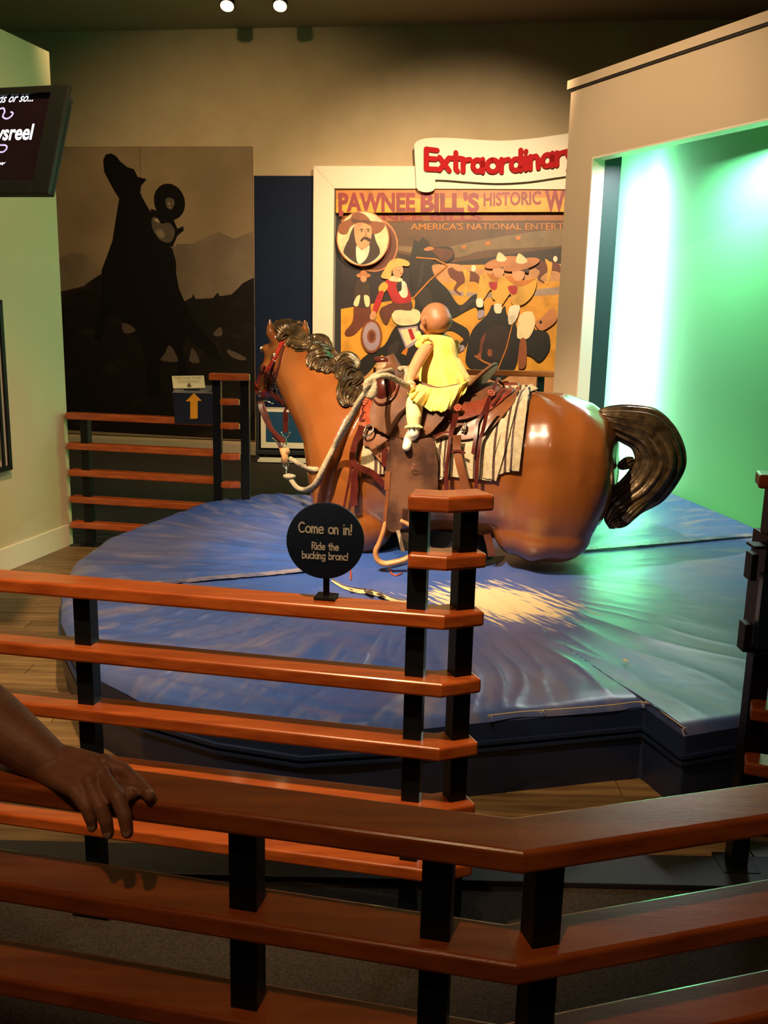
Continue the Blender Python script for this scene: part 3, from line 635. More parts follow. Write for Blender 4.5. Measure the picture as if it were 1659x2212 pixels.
# ---- right railing with its gate tower, mostly outside the frame
t = thing('railing', 'orange wood gate railing at the right edge with dark post', 'railing', (1.2, 2.5, 0), 0, 'orange wood railings')
R1 = V((1.006, 2.458)); rails(t, [R1, R1 + V((.11, -.03)), R1 + V((.9, .14))], .09, (1.203,), .038)
rails(t, [R1 + V((.035, -.03)), R1 + V((.12, -.06)), R1 + V((.9, .11))], .085, (.545, .380, .215), .037)
post(t, 1.086, 2.52, 1.17, 0, s=.052); post(t, 1.40, 2.56, 1.17, 0, s=.05)
# control box clamped on its post
t = thing('control_box', 'black control box with dark blue face clamped to the right gate post', 'control box', (1.25, 2.50, .62))
MB().slab([(1.055, 2.47), (1.42, 2.50), (1.42, 2.62), (1.055, 2.585)], .675, 1.03, .006).link('housing', M_plate, t)
def rb(x0, y0, x1, y1, Y, d, nm, m, bev=.003):
    p, q = atY(x0, y0, Y), atY(x1, y1, Y); MB().slab([(p.x, Y), (q.x, Y), (q.x, Y + d), (p.x, Y + d)], min(p.z, q.z), max(p.z, q.z), bev).link(nm, m, t)
rb(1650, 1242, 1740, 1405, 2.455, .03, 'face_panel', mat('box_blue', (.008, .030, .055), .35))
rb(1626, 1198, 1634, 1256, 2.47, .05, 'hinge', M_plate); rb(1611, 1350, 1622, 1410, 2.47, .05, 'hinge', M_plate)
rb(1630, 1180, 1760, 1190, 2.45, .06, 'top_flange', M_plate); rb(1629, 1413, 1760, 1424, 2.44, .07, 'bottom_ledge', M_plate)

# ---- round sign on the near railing
sx, sy = -0.1355, 2.155; rt = .925
t = thing('sign', 'round navy sign reading Come on in! on a short black stem', 'sign', (sx, sy, rt))
MB().box((sx, sy, rt + .004), (.052, .05, .008), Matrix.Rotation(an, 3, 'Z'), .003).link('base_plate', M_plate, t)
MB().box((sx, sy, rt + .055), (.015, .010, .11), None, .002).link('stem', M_plate, t)
sc = atY(703, 1168, 2.14); sc = V((sc.x, 2.14, sc.z)); SR = .0925
def sp(u, v, o=0): return sc + V((u, -o, v))
m = MB(); q = [(SR * math.cos(2 * math.pi * i / 64), SR * math.sin(2 * math.pi * i / 64)) for i in range(64)]
m.prism([sp(u, v, .006) for u, v in q], [sp(u, v, -.006) for u, v in q], .0015); m.link('disc', mat('sign_navy', (.005, .010, .026), .5, spec=.25), t, smooth=True, angle=30)
M_lt = mat('sign_lettering', (.42, .39, .35), .6)
for txt, y0, h, wd in (('Come on in!', .019, .0255, .1290), ('Ride the', -.021, .0180, .0650), ('bucking bronc!', -.0440, .0180, .1110)):
    m = MB(); hand_lettering(m, txt, h, .0034 if h > .02 else .0026, lambda u, v, y0=y0: sp(u + .0005, y0 + v - u * .03, .0059), .0010, V((0, -1, 0)), width=wd); m.link('lettering', M_lt, t)

# ---- ticket box on the far railing
t = thing('ticket_box', 'navy ticket box with yellow arrow and pale card on far railing', 'box', (-1.36, 6.03, .915))
TY = 5.955
def tp(x, y, Y=TY): return atY(x, y, Y)
M_tb = mat('ticket_navy', (.008, .014, .032), .4)
bl, br, tl, tr = tp(377, 914), tp(460, 911), tp(374, 850), tp(459, 847)
MB().prism([V((bl.x, TY, .885)), V((br.x, TY, .885)), V((br.x, TY + .24, .885)), V((bl.x, TY + .24, .885))], [V((tl.x, TY, tl.z)), V((tr.x, TY, tl.z)), V((tr.x - .02, TY + .24, tl.z + .03)), V((tl.x - .02, TY + .24, tl.z + .03))], .004).link('body', M_tb, t)
lz = tl.z
MB().prism([V((tl.x - .004, TY - .004, lz + .003)), V((tr.x + .004, TY - .004, lz + .003)), V((tr.x - .016, TY + .244, lz + .033)), V((tl.x - .026, TY + .244, lz + .033))], [V((tl.x - .004, TY - .004, lz + .008)), V((tr.x + .004, TY - .004, lz + .008)), V((tr.x - .016, TY + .244, lz + .038)), V((tl.x - .026, TY + .244, lz + .038))]).link('lid', mat('ticket_lid', (.10, .11, .15), .35), t)
cY = TY + .10
ca = [tp(374, 839, cY), tp(443, 838, cY), tp(440, 811, cY + .04), tp(371, 812, cY + .04)]
cn = (ca[1] - ca[0]).cross(ca[3] - ca[0]).normalized(); cn = cn if cn.y < 0 else -cn
MB().prism(ca, [p - cn * .008 for p in ca], .001).link('card', mat('card_cream', (.80, .74, .46), .5), t, label='pale yellow card reading Take Your Ticket')
def cardpt(u, v, o=.0006): return ca[3] + (ca[2] - ca[3]) * u + (ca[0] - ca[3]) * v + cn * o
def fit_text(mb, body, u0, v0, u1, v1, pt, bold=0.0):
    vs, fs = text_mesh(body, 1.0, 0, bold); a, b = min(v.x for v in vs), max(v.x for v in vs); h = max(v.y for v in vs)
    mb.add([pt(u0 + (v.x - a) / (b - a) * (u1 - u0), v1 + (v0 - v1) * v.y / h) for v in vs], fs)
m = MB(); fit_text(m, 'TAKE YOUR TICKET', .06, .10, .94, .28, cardpt, .012)
for v in (.40, .48, .56): m.add([cardpt(.16, v), cardpt(.84, v), cardpt(.84, v + .025), cardpt(.16, v + .025)], [(0, 1, 2, 3)])
m.link('card_print', mat('card_ink', (.35, .27, .10), .6), t)
m = MB(); m.add([cardpt(*q) for q in ((.47, .62), (.55, .62), (.55, .78), (.61, .78), (.51, .97), (.41, .78), (.47, .78))], [tuple(range(7))]); m.link('card_arrow', mat('card_arrow', (.10, .08, .03), .6), t)
m = MB(); aw = [(419, 849), (436, 866), (427, 866), (427, 904), (411, 905), (411, 867), (401, 867)]
m.prism([tp(x, y, TY - .004) for x, y in aw], [tp(x, y, TY - .0) for x, y in aw]); m.link('arrow', mat('arrow_yellow', (.75, .34, .015), .5), t, label='yellow arrow pointing up')
p = tp(414, 842, TY + .07); MB().box((p.x, TY + .075, lz + .018), (.10, .012, .012)).link('ticket_slot', M_plate, t)

# ---- monitor, upper left
t = thing('monitor', 'black wall monitor tilted down at upper left, showing white script words', 'monitor', (-2.2, 4.1, 2.2))
MA, MBb, MC = atY(152, 184, 4.00), atY(105, 420, 3.86), atY(0, 145, 4.16)
ur = (MBb - MA); hgt = ur.length; dn = ur.normalized(); lf = (MC - MA); lf = (lf - dn * lf.dot(dn)).normalized(); nm = dn.cross(lf).normalized()
if nm.y > 0: nm = -nm
Wm = .80
def mp(u, v, o=0): return MA + lf * u + dn * v + nm * o      # u to the left, v down, o to the front
def mslab(mb, u0, v0, u1, v1, o0, o1, bev=.003):
    q = ((u0, v0), (u1, v0), (u1, v1), (u0, v1)); return mb.prism([mp(a, b, o0) for a, b in q], [mp(a, b, o1) for a, b in q], bev)
mslab(MB(), .03, .02, Wm - .03, hgt - .02, -.07, -.012, .008).link('housing', M_plate, t)
for q in ((0, 0, .085, hgt), (Wm - .085, 0, Wm, hgt), (.085, 0, Wm - .085, .032), (.085, hgt - .055, Wm - .085, hgt)): mslab(MB(), *q, -.012, .008).link('bezel', mat('bezel_black', (.006, .007, .006), .4, spec=.2), t)
mslab(MB(), .08, .03, Wm - .08, hgt - .05, -.014, -.006).link('screen', mat('screen_dark', (.007, .0035, .0045), .15, emit=0.25, spec=.3), t)
M_glow = mat('screen_text', (.80, .82, 1.0), .5, emit=2.2); M_glow2 = mat('screen_swash', (.33, .32, .72), .5, emit=1.1)
# the written lines run rightwards: u decreases; line fitted with its right end at px
def mtext(body, right_px, top_px, base_px, wm, m_, bold=0, shear=0):
    def uv(px, py):
        p = atP(px, py, MA, nm) - MA; return p.dot(lf), p.dot(dn)
    ur_, vb = uv(*base_px); _, vt = uv(*top_px); vs, fs = text_mesh(body, 1.0, 0, bold, shear); a, b = min(v.x for v in vs), max(v.x for v in vs); h = max(v.y for v in vs)
    mb = MB(); mb.add([mp(ur_ + wm * (1 - (v.x - a) / (b - a)), vb + (vt - vb) * v.y / h, -.0052) for v in vs], fs); mb.link('screen_text', m_, t)
mtext('seconds or so...', None, (68, 199), (69, 217), .29, M_glow, .004, .35)
mtext('newsreel', None, (66, 266), (66, 299), .28, M_glow, .02)
mtext('shown here now', None, (9, 346), (9, 355), .30, M_glow, .006, .3)
for pts in ([(-20, 228), (-5, 234), (5, 232), (8, 240), (4, 250), (12, 255), (22, 250), (26, 243), (21, 240)], [(-30, 322), (-12, 314), (0, 312), (11, 313), (12, 320), (4, 327), (-6, 326)]):
    pp = [atP(x, y, MA, nm) + nm * -.0052 for x, y in [tuple(q) for q in crom(pts, 5)]]
    m = MB(); m.ribbon(pp, .007, nm, .0006); m.link('screen_swash', M_glow2, t)
# bracket to the left wall
c = mp(Wm * .55, hgt * .5, -.09); wl = La + Ld * ((c - La).dot(Ld)); 
m = MB(); m.tube([c, c - nm * .12, V((wl.x, wl.y, c.z + .02))], .022, 10); m.link('bracket_arm', M_plate, t, smooth=True, angle=40)

# ---- framed picture on the left wall, cut by the frame edge
t = thing('picture_frame', 'black edged framed picture hanging on the left wall', 'picture', LP(10, 1015, .02))
a0 = LP(24, 1018, .02); a1 = LP(2, 660, .02)
ue = (a0 - L0).dot(Ld); zb_, zt_ = LP(20, 1015, .02).z, LP(-4, 655, .02).z + .02
def lq(u, z, o): return L0 + Ld * u - Ln * o + UP * z
def lbox(nm_, u0, z0, u1, z1, o0, o1, m_, **k):
    m = MB(); q = ((u0, z0), (u1, z0), (u1, z1), (u0, z1)); m.prism([lq(a, b, o0) for a, b in q], [lq(a, b, o1) for a, b in q], .002); m.link(nm_, m_, t, **k)
lbox('backing', ue - 1.2, zb_, ue, zt_, 0.001, .018, M_plate)
lbox('mat_board', ue - 1.17, zb_ + .03, ue - .03, zt_ - .03, .018, .021, mat('mat_pinkish', (.42, .34, .26), .7))
lbox('print', ue - 1.08, zb_ + .07, ue - .07, zt_ - .12, .021, .023, mat('print_olive', (.16, .17, .08), .6, col2=(.05, .06, .08), scale=5))
for q in ((ue - 1.2, zb_, ue, zb_ + .03), (ue - 1.2, zt_ - .03, ue, zt_), (ue - .03, zb_, ue, zt_), (ue - .085, zb_ + .03, ue - .065, zt_ - .03), (ue - 1.2, zb_, ue - 1.17, zt_)): lbox('frame_bar', *q, .018, .034, M_plate)

# ---- small ceiling lamps whose glare shows at the top edge
for px, e, tn in ((492, 14, ''), (606, 8, '')):
    c = atZ(px, -2, 4.38); c = V((c.x, c.y, 4.38))
    lb = 'ceiling spot lamp at the top edge, brighter of the two' if e > 10 else 'ceiling spot lamp at the top edge, dimmer one on the right'
    t = thing('ceiling_lamp', lb, 'lamp', c, 0, 'ceiling spot lamps')
    d = V((0, -.5, -.85)).normalized()
    MB().tube([c + V((0, 0, .12)), c + V((0, 0, .02))], .012, 8).link('stem', M_plate, t)
    MB().tube([c + d * -.06, c + d * .08], [.055, .07], 20).link('shade', M_plate, t, smooth=True, angle=40)
    MB().tube([c + d * .081, c + d * .086], [.06, .06], 20).link('bulb', mat('lamp_glow', (1, .72, .36), .5, emit=9), t)
# ================================================================== MAT
def noise2(x, y, z=0.0): return noise.noise(V((x, y, z)))
MC0 = V((0.35, 4.6))
outl = [(-.25, 2.745), (.05, 2.80), (.356, 2.887), (.93, 3.033), (.999, 2.814), (1.22, 2.90), (1.75, 3.10), (2.52, 3.9), (2.44, 4.9), (2.285, 5.72), (2.09, 6.84), (1.80, 6.80), (1.50, 6.50), (1.12, 6.20), (.5, 6.28), (-.2, 6.30), (-.62, 6.30), (-1.00, 6.12), (-1.20, 5.84), (-1.40, 5.42), (-1.545, 5.0), (-1.575, 4.55), (-1.50, 4.15), (-1.36, 3.74), (-1.10, 3.24), (-.82, 2.98), (-.53, 2.825)]
def ztop(x, y): return 0.302 + .072 * max(0, min(1, (y - 3.2) / 2.6))
def dens(o, step):
    out = []; L = len(o)
    for i in range(L):
        a, b = V(o[i]), V(o[(i + 1) % L]); n = max(1, int((b - a).length / step))
        for k in range(n): out.append(a + (b - a) * k / n)
    return out
ol = dens(outl, .012)
def crease(x, y):
    dx, dy = x - .35, y - 4.55; r = math.hypot(dx, dy); a = math.atan2(dy, dx)
    e = max(0, min(1, (r - .5) / .8))
    h = .020 * e * noise2(a * 7 + .3, r * .9, 1.0) + .020 * e * (1 - abs(noise2(a * (13 if x < .6 else 7) + noise2(x * 2, y * 2) * .7, r * .8, 5.0)) * 2) ** 3 * .5
    h += .012 * noise2(x * 1.1, y * 1.1, 9.0) + .004 * noise2(x * 4, y * 4, 3.0)
    # pleats pulled straight to the front-left edge
    f = max(0, min(1, (-x + .4) / 1.2)) * max(0, min(1, (4.2 - y) / 1.0))
    h += f * .034 * (1 - abs(noise2((x * .35 + y * 1.0) * 7.5, (x - y * .35) * 1.2, 2.0)) * 2)
    g = max(0, min(1, (-x - .1) / .9)) * max(0, min(1, (y - 3.8) / .8))
    h += g * .022 * (1 - abs(noise2((y + x * .18) * 6, x * 1.2, 4.0)) * 2)
    return h * (1 - .72 * max(0, min(1, (x - .5) / .5)))
m = MB(); NR = 96; n = len(ol); vs = []; fs = []
for k in range(NR + 1):
    t_ = (k / NR) ** .85
    for p in ol:
        d = p - MC0; dist = d.length; rr = t_ * dist
        q = MC0 + d * t_; edge = dist - rr
        fall = 0.0 if edge > .05 else (1 - math.sqrt(max(0, 1 - (1 - edge / .05) ** 2))) * .03
        z = ztop(q.x, q.y) + crease(q.x, q.y) * min(1, edge / .12 + .12) - fall
        vs.append(V((q.x, q.y, z)))
for k in range(NR):
    for j in range(n):
        i2 = (j + 1) % n
        if k == 0: fs.append((j, n + j, n + i2)) if j else fs.append((0, n, n + 1))
        else: fs.append((k * n + j, (k + 1) * n + j, (k + 1) * n + i2, k * n + i2))
m.add(vs, fs)
MATT = thing('crash_mat', 'wide blue vinyl crash mat under the horse, creased and worn', 'mat', (0.35, 4.6, 0))
# vinyl: plain blue, with a scuffed pale patch where the cover has worn through (wear, so it stays put)
M_vin = mat('blue_vinyl', (0.026, 0.072, 0.30), 0.35, col2=(0.105, 0.115, 0.235), scale=1.3, bump=0.25, bscale=7, detail=7, spec=.6, lo=.42, hi=.72)
nt = M_vin.node_tree; nd = nt.nodes; bs = nd['Principled BSDF']; src = bs.inputs['Base Color'].links[0].from_socket
tc = nd.new('ShaderNodeTexCoord')
def node(tp, **k):
    x = nd.new(tp)
    for a, b in k.items(): setattr(x, a, b)
    return x
def mathn(op, a, b=None):
    x = node('ShaderNodeMath', operation=op)
    for i, v in enumerate((a, b)):
        if v is None: continue
        if isinstance(v, (int, float)): x.inputs[i].default_value = v
        else: nt.links.new(v, x.inputs[i])
    return x.outputs[0]
wc = atZ(1075, 1305, .32); wc2 = atZ(1130, 1310, .32)
sep = node('ShaderNodeSeparateXYZ'); nt.links.new(tc.outputs['Object'], sep.inputs[0])
# greyish pleat streaks: rubbed vinyl plus gloss highlights painted into the colour
an_ = mathn('ARCTAN2', sep.outputs[1], sep.outputs[0]); ra_ = mathn('SQRT', mathn('ADD', mathn('POWER', mathn('ABSOLUTE', sep.outputs[0]), 2.0), mathn('POWER', mathn('ABSOLUTE', sep.outputs[1]), 2.0)))
cs = node('ShaderNodeCombineXYZ'); nt.links.new(mathn('MULTIPLY', an_, 9.0), cs.inputs[0]); nt.links.new(mathn('MULTIPLY', ra_, 1.5), cs.inputs[1])
ns = node('ShaderNodeTexNoise'); ns.inputs['Scale'].default_value = 2.2; ns.inputs['Detail'].default_value = 6; ns.inputs['Distortion'].default_value = .6; nt.links.new(cs.outputs[0], ns.inputs['Vector'])
m1 = node('ShaderNodeMapRange'); m1.inputs[1].default_value = .50; m1.inputs[2].default_value = .78; m1.inputs[4].default_value = .85; nt.links.new(ns.outputs['Fac'], m1.inputs[0])
m2 = node('ShaderNodeMapRange'); m2.inputs[1].default_value = .9; m2.inputs[2].default_value = 1.6; nt.links.new(ra_, m2.inputs[0])
x1 = node('ShaderNodeMix', data_type='RGBA'); nt.links.new(mathn('MULTIPLY', m1.outputs[0], m2.outputs[0]), x1.inputs[0]); nt.links.new(src, x1.inputs[6]); x1.inputs[7].default_value = (.185, .165, .215, 1); src = x1.outputs[2]
ox, oy = wc.x - .35, wc.y - 4.6
xx = mathn('SUBTRACT', sep.outputs[0], ox); yy = mathn('SUBTRACT', sep.outputs[1], oy)
# rotated ellipse: long side runs to the right and slightly towards the viewer
ux = mathn('ADD', mathn('MULTIPLY', xx, .93), mathn('MULTIPLY', yy, -.37)); uy = mathn('ADD', mathn('MULTIPLY', xx, .37), mathn('MULTIPLY', yy, .93))
el = mathn('SQRT', mathn('ADD', mathn('POWER', mathn('MULTIPLY', mathn('ABSOLUTE', ux), 1 / .36), 2.0), mathn('POWER', mathn('MULTIPLY', mathn('ABSOLUTE', uy), 1 / .27), 2.0)))
cmb = node('ShaderNodeCombineXYZ'); nt.links.new(mathn('MULTIPLY', mathn('ADD', xx, mathn('MULTIPLY', yy, .8)), 34.0), cmb.inputs[0]); nt.links.new(mathn('MULTIPLY', mathn('SUBTRACT', yy, mathn('MULTIPLY', xx, .8)), 5.0), cmb.inputs[1])
nz = node('ShaderNodeTexNoise'); nz.inputs['Scale'].default_value = 1.0; nz.inputs['Detail'].default_value = 5; nt.links.new(cmb.outputs[0], nz.inputs['Vector'])
val = mathn('ADD', mathn('SUBTRACT', 1.0, el), mathn('MULTIPLY', mathn('SUBTRACT', nz.outputs['Fac'], .5), 2.6))
mr = node('ShaderNodeMapRange'); mr.inputs[1].default_value = .02; mr.inputs[2].default_value = .38; nt.links.new(val, mr.inputs[0])
mx = node('ShaderNodeMix', data_type='RGBA'); nt.links.new(mr.outputs[0], mx.inputs[0]); nt.links.new(src, mx.inputs[6]); mx.inputs[7].default_value = (.50, .40, .24, 1); nt.links.new(mx.outputs[2], bs.inputs['Base Color'])
rg = node('ShaderNodeMapRange'); rg.inputs[3].default_value = .35; rg.inputs[4].default_value = .9; nt.links.new(mr.outputs[0], rg.inputs[0]); nt.links.new(rg.outputs[0], bs.inputs['Roughness'])
m.link('cover', M_vin, MATT, smooth=True)
# side skirt with folds
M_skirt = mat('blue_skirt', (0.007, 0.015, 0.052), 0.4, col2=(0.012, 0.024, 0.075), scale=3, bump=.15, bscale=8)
m = MB(); rings = []
for k in range(9):
    f = k / 8; R = []
    for j, p in enumerate(ol):
        a, b = ol[j - 1], ol[(j + 1) % n]; tn = (b - a).normalized(); nrm = V((tn.y, -tn.x)); s = j * .012
        zt0 = ztop(p.x, p.y) - .030
        o = .010 * noise2(s * 3, f * 2, 7) * math.sin(math.pi * min(1, f * 1.3)) + .010 * math.sin(math.pi * f) - .012 * f
        R.append(V((p.x, p.y, zt0 * (1 - f) + .002)) + V((nrm.x, nrm.y, 0)) * o)
    rings.append(R)
m.loft(rings, cap=False); m.link('skirt', M_skirt, MATT, smooth=True)
m = MB()
for z0, z1, o in ((.20, .212, .016), (.176, .186, .016)):
    rings = []
    for z, oo in ((z0, 0), (z0, o), (z1, o), (z1, 0)):
        rings.append([V((p.x, p.y, z)) + V(((ol[(j + 1) % n] - ol[j - 1]).normalized().y, -(ol[(j + 1) % n] - ol[j - 1]).normalized().x, 0)) * oo for j, p in enumerate(ol)])
    m.loft(rings, cap=False)
m.link('piping', mat('piping_blue', (.010, .02, .06), .35), MATT)
def zmat(x, y): return ztop(x, y) + crease(x, y)
def on_mat(px, py, z=.33, off=0.0):
    p = atZ(px, py, z)
    for _ in range(4): p = atZ(px, py, zmat(p.x, p.y) + off)
    return p
# seam tapes across the cover
M_tape = mat('seam_vinyl', (0.07, 0.09, 0.22), 0.36, bump=.5, bscale=30, col2=(.20, .19, .26), scale=9)
for pts, wd in (([(300, 1262), (400, 1254), (480, 1246), (560, 1240), (640, 1232), (720, 1222)], .055), ([(1215, 1190), (1330, 1180), (1450, 1170), (1560, 1160), (1625, 1155)], .06)):
    q = [tuple(p) for p in crom(pts, 10)]; P = [on_mat(x, y, .33, .010) + V((0, 0, .003 * noise2(i * .9, 2))) for i, (x, y) in enumerate(q)]
    m = MB(); m.ribbon(P, wd, UP, .004); m.link('seam_tape', M_tape, MATT, smooth=True, angle=40)
# long rip with the foam showing
rip = [(716, 1254), (740, 1268), (770, 1276), (795, 1279), (820, 1285), (850, 1297), (880, 1302)]
q = [tuple(p) for p in crom(rip, 8)]
m = MB(); up = []; dnr = []
for i, (x, y) in enumerate(q):
    f = math.sin(math.pi * i / (len(q) - 1)); wv = 2 + 6 * f * (0.5 + .9 * abs(noise2(i * .8, 3.3)))
    up.append(on_mat(x, y - wv, .33, .005)); dnr.append(on_mat(x, y + wv * .7, .33, .005))
for i in range(len(q) - 1):
    m.add([up[i], up[i + 1], dnr[i + 1], dnr[i]], [(0, 1, 2, 3)]); m.add([p + V((0, 0, .004)) for p in (up[i], up[i + 1])] + [up[i + 1] + (dnr[i + 1] - up[i + 1]) * .3 + V((0, 0, .012)), up[i] + (dnr[i] - up[i]) * .3 + V((0, 0, .012))], [(0, 1, 2, 3)])
m.link('torn_foam', mat('torn_foam', (.52, .42, .24), .9, col2=(.35, .28, .15), scale=30, bump=.5, bscale=60), MATT, label='pale foam showing through a rip')
for cx, cy, rx, ry in ((758, 1273, 5, 1.3), (796, 1279, 12, 3.6), (823, 1286, 11, 3.2)):
    m = MB(); m.add([on_mat(cx + rx * math.cos(a) * (1 + .2 * math.sin(2 * a + cx)), cy + .35 * rx * math.cos(a) + ry * math.sin(a) * (1 + .35 * math.sin(3 * a + cx)), .33, .021) for a in [2 * math.pi * i / 20 for i in range(20)]], [tuple(range(20))])
    m.link('rip_hole', mat('rip_dark', (.03, .024, .018), .9), MATT)
# frayed white thread at the front edge
m = MB()
for pts in ([(1053, 1545), (1120, 1537), (1180, 1533), (1250, 1528), (1320, 1522), (1394, 1516), (1440, 1545), (1478, 1572)],):
    P = [atZ(x, y, .305) + V((0, -.004, 0)) for x, y in [tuple(p) for p in crom(pts, 4)]]; m.tube(P, .0022, 5)
for (x, y) in ((1060, 1546), (1172, 1534), (1394, 1516), (1478, 1572)):
    c = atZ(x, y, .305)
    for _ in range(9):
        d = V((random.uniform(-1, 1), random.uniform(-1, .3), random.uniform(-.8, .5))) * random.uniform(.006, .02); m.tube([c, c + d], [.0016, .0006], 4)
m.link('edge_thread', mat('pale_thread', (.55, .48, .34), .9), MATT, label='frayed pale thread along the front edge')
# blue foam patches low on the left skirt
M_bp = mat('patch_blue', (.06, .13, .26), .4)
# scrap of paper on the floor under the mat edge
c = atZ(250, 1612, .0)
t = thing('paper_scrap', 'small torn scrap of pale paper on the floor below the mat', 'paper', (c.x, c.y, 0))
P = lambda x, y, d: atY(x, y, c.y + d)
m = MB(); q0 = [P(234, 1606, .0), P(254, 1578, .03), P(260, 1580, .03), P(261, 1612, -.01), P(251, 1618, -.01), P(247, 1605, .01), P(240, 1611, 0)]
m.prism(q0, [p + V((0, .003, .001)) for p in q0]); m.link('sheet', mat('paper_cream', (.72, .60, .38), .8), t)
# loose scrap of tape on the mat
q = [on_mat(x, y, .31, .014) for x, y in ((1344, 1424), (1352, 1424), (1358, 1430), (1350, 1429))]
m = MB(); m.prism(q, [p + V((0, 0, .002)) for p in q]); m.link('tape_scrap', mat('paper_cream', '', .8), label='tiny pale scrap lying on the right half of the blue mat', cat='scrap')
# ================================================================== HORSE
HTH = rad(18); HO = V((.45, 4.9, 0)); HROT = math.pi - HTH
HF = V((-math.cos(HTH), math.sin(HTH), 0)); HL = V((-math.sin(HTH), -math.cos(HTH), 0))      # forward, its left (towards the viewer)
def hw(s, l, z): return HO + HF * s + HL * l + UP * z
def hloc(p): d = p - HO; return (d.dot(HF), d.dot(HL), p.z)
def hplane(px, py, lat=0.0): return atP(px, py, HO + HL * lat, HL)
M_horse = mat('horse_paint', (0.190, 0.058, 0.0115), 0.24, col2=(0.095, 0.027, 0.006), scale=2.2, coat=0.6, bump=0.03, bscale=14, lo=.4, hi=.75)
M_hair = mat('bronze_hair', (0.115, 0.072, 0.033), 0.30, metal=.55, col2=(0.032, 0.020, 0.011), scale=22, coat=0.15, bump=.15, bscale=50)
HORSE = thing('horse', 'life size glossy brown fibreglass horse without legs, saddled, on the mat', 'horse', (HO.x, HO.y, .33), HROT)
mb = MB()
# trunk: (s, top, bottom, half width, squareness)
T = [(-.768, .99, .80, .10), (-.755, 1.05, .68, .20), (-.71, 1.125, .575, .285), (-.62, 1.185, .50, .345), (-.48, 1.228, .455, .375), (-.30, 1.232, .45, .378), (-.12, 1.20, .455, .36), (.08, 1.165, .455, .345), (.28, 1.150, .44, .335), (.46, 1.165, .41, .315), (.62, 1.14, .38, .29), (.74, 1.06, .40, .255), (.82, .97, .46, .20), (.865, .88, .56, .13), (.88, .78, .66, .05)]
rings = []
for s, zt_, zb_, hw_ in T:
    zc, hh = (zt_ + zb_) / 2, (zt_ - zb_) / 2; R = []
    for j in range(36):
        a = 2 * math.pi * j / 36; c, sn = math.cos(a), math.sin(a); e = .88
        R.append(hw(s, hw_ * math.copysign(abs(c) ** e, c), zc + hh * math.copysign(abs(sn) ** e, sn)))
    rings.append(R)
mb.loft(rings)
HM = Matrix((HF, HL, UP)).transposed()
for sd in (1, -1):
    mb.ell(hw(-.44, sd * .175, .76), (.30, .215, .375), HM, 32, 24)            # hindquarter, cut above the knee
    mb.ell(hw(-.43, sd * .185, .53), (.25, .175, .145), HM, 28, 14)
    mb.ell(hw(-.60, sd * .15, .83), (.175, .18, .30), HM, 24, 14)             # buttock
    mb.ell(hw(.60, sd * .165, .66), (.20, .155, .33), HM, 24, 16)            # shoulder
    mb.ell(hw(.575, sd * .17, .48), (.205, .150, .165), HM, 24, 14)          # upper foreleg stump
    mb.ell(hw(.71, sd * .12, .74), (.15, .13, .20), HM, 20, 12)              # breast
# neck from crest and throat lines
NK = [((790, 868), (700, 1160), 4.93, .235), ((772, 856), (683, 1065), 4.97, .19), ((740, 820), (672, 975), 5.06, .15), ((707, 775), (648, 922), 5.18, .125), ((672, 738), (626, 880), 5.31, .108), ((640, 716), (612, 846), 5.42, .098), ((624, 716), (602, 822), 5.50, .085)]
pts = []
for (tx, ty), (bx_, by_), Y, wd in NK: pts.append((atY(tx, ty, Y), atY(bx_, by_, Y), wd))
ctr = [(a + b) / 2 for a, b, c in pts]; rings = []
for i, (a, b, wd) in enumerate(pts):
    t_ = (ctr[min(i + 1, len(ctr) - 1)] - ctr[max(i - 1, 0)]).normalized(); h = (a - b) / 2; side = t_.cross(h).normalized()
    rings.append([ctr[i] + h * math.sin(q) + side * (wd * math.cos(q) * (1 - .22 * max(0, math.sin(q)))) for q in [2 * math.pi * j / 28 for j in range(28)]])
mb.loft(rings)
# head: from the poll, pointing away to the left and down
P0 = atY(624, 742, 5.46); P1 = atY(571, 846, 5.79); hd = (P1 - P0); HLEN = hd.length; hdn = hd.normalized()
hside = UP.cross(hdn).normalized()           # horse's left of the head
if hside.x > 0: hside = -hside
hfore = hdn.cross(hside).normalized()
if hfore.z < 0: hfore = -hfore
HS = [(-.10, .05, .05, 0), (-.04, .082, .078, 0), (.08, .105, .090, 0), (.22, .120, .102, -.01), (.36, .120, .104, -.02), (.50, .102, .090, -.02), (.64, .080, .070, -.005), (.78, .068, .061, 0), (.90, .066, .062, -.004), (.98, .056, .054, -.008), (1.04, .034, .034, -.012), (1.06, .01, .01, -.012)]
rings = []
def hp(t_, fo, si): return P0 + hd * t_ + hfore * fo + hside * si
for t_, dp, wd, of in HS:
    rings.append([hp(t_, of + dp * math.sin(q), wd * math.cos(q)) for q in [2 * math.pi * j / 24 for j in range(24)]])
mb.loft(rings)
for sd in (1, -1):
    mb.ell(hp(.34, -.055, sd * .065), (.075, .075, .05), None, 16, 10)       # cheek
    mb.ell(hp(.26, .055, sd * .088), (.034, .034, .028), None, 14, 10)       # brow over the eye
    mb.ell(hp(.93, .018, sd * .044), (.024, .024, .022), None, 12, 8)        # nostril rim
    ea = atY(601 if sd > 0 else 652, 742 if sd > 0 else 738, 5.45 if sd > 0 else 5.39); et = atY(583 if sd > 0 else 659, 687, 5.45 if sd > 0 else 5.37)
    em = (ea + et) / 2 + V((-.018 if sd > 0 else .010, 0, -.01))
    pth = crom([ea + V((.01, 0, -.05)), ea, em, et], 4); rd_ = lerp_list([.034, .036, .033, .006], 4)
    mb.tube(pth, rd_, 14, flat=.75, ref=(0, 1, 0))
hb = remeshed(mb, .0115, 7)
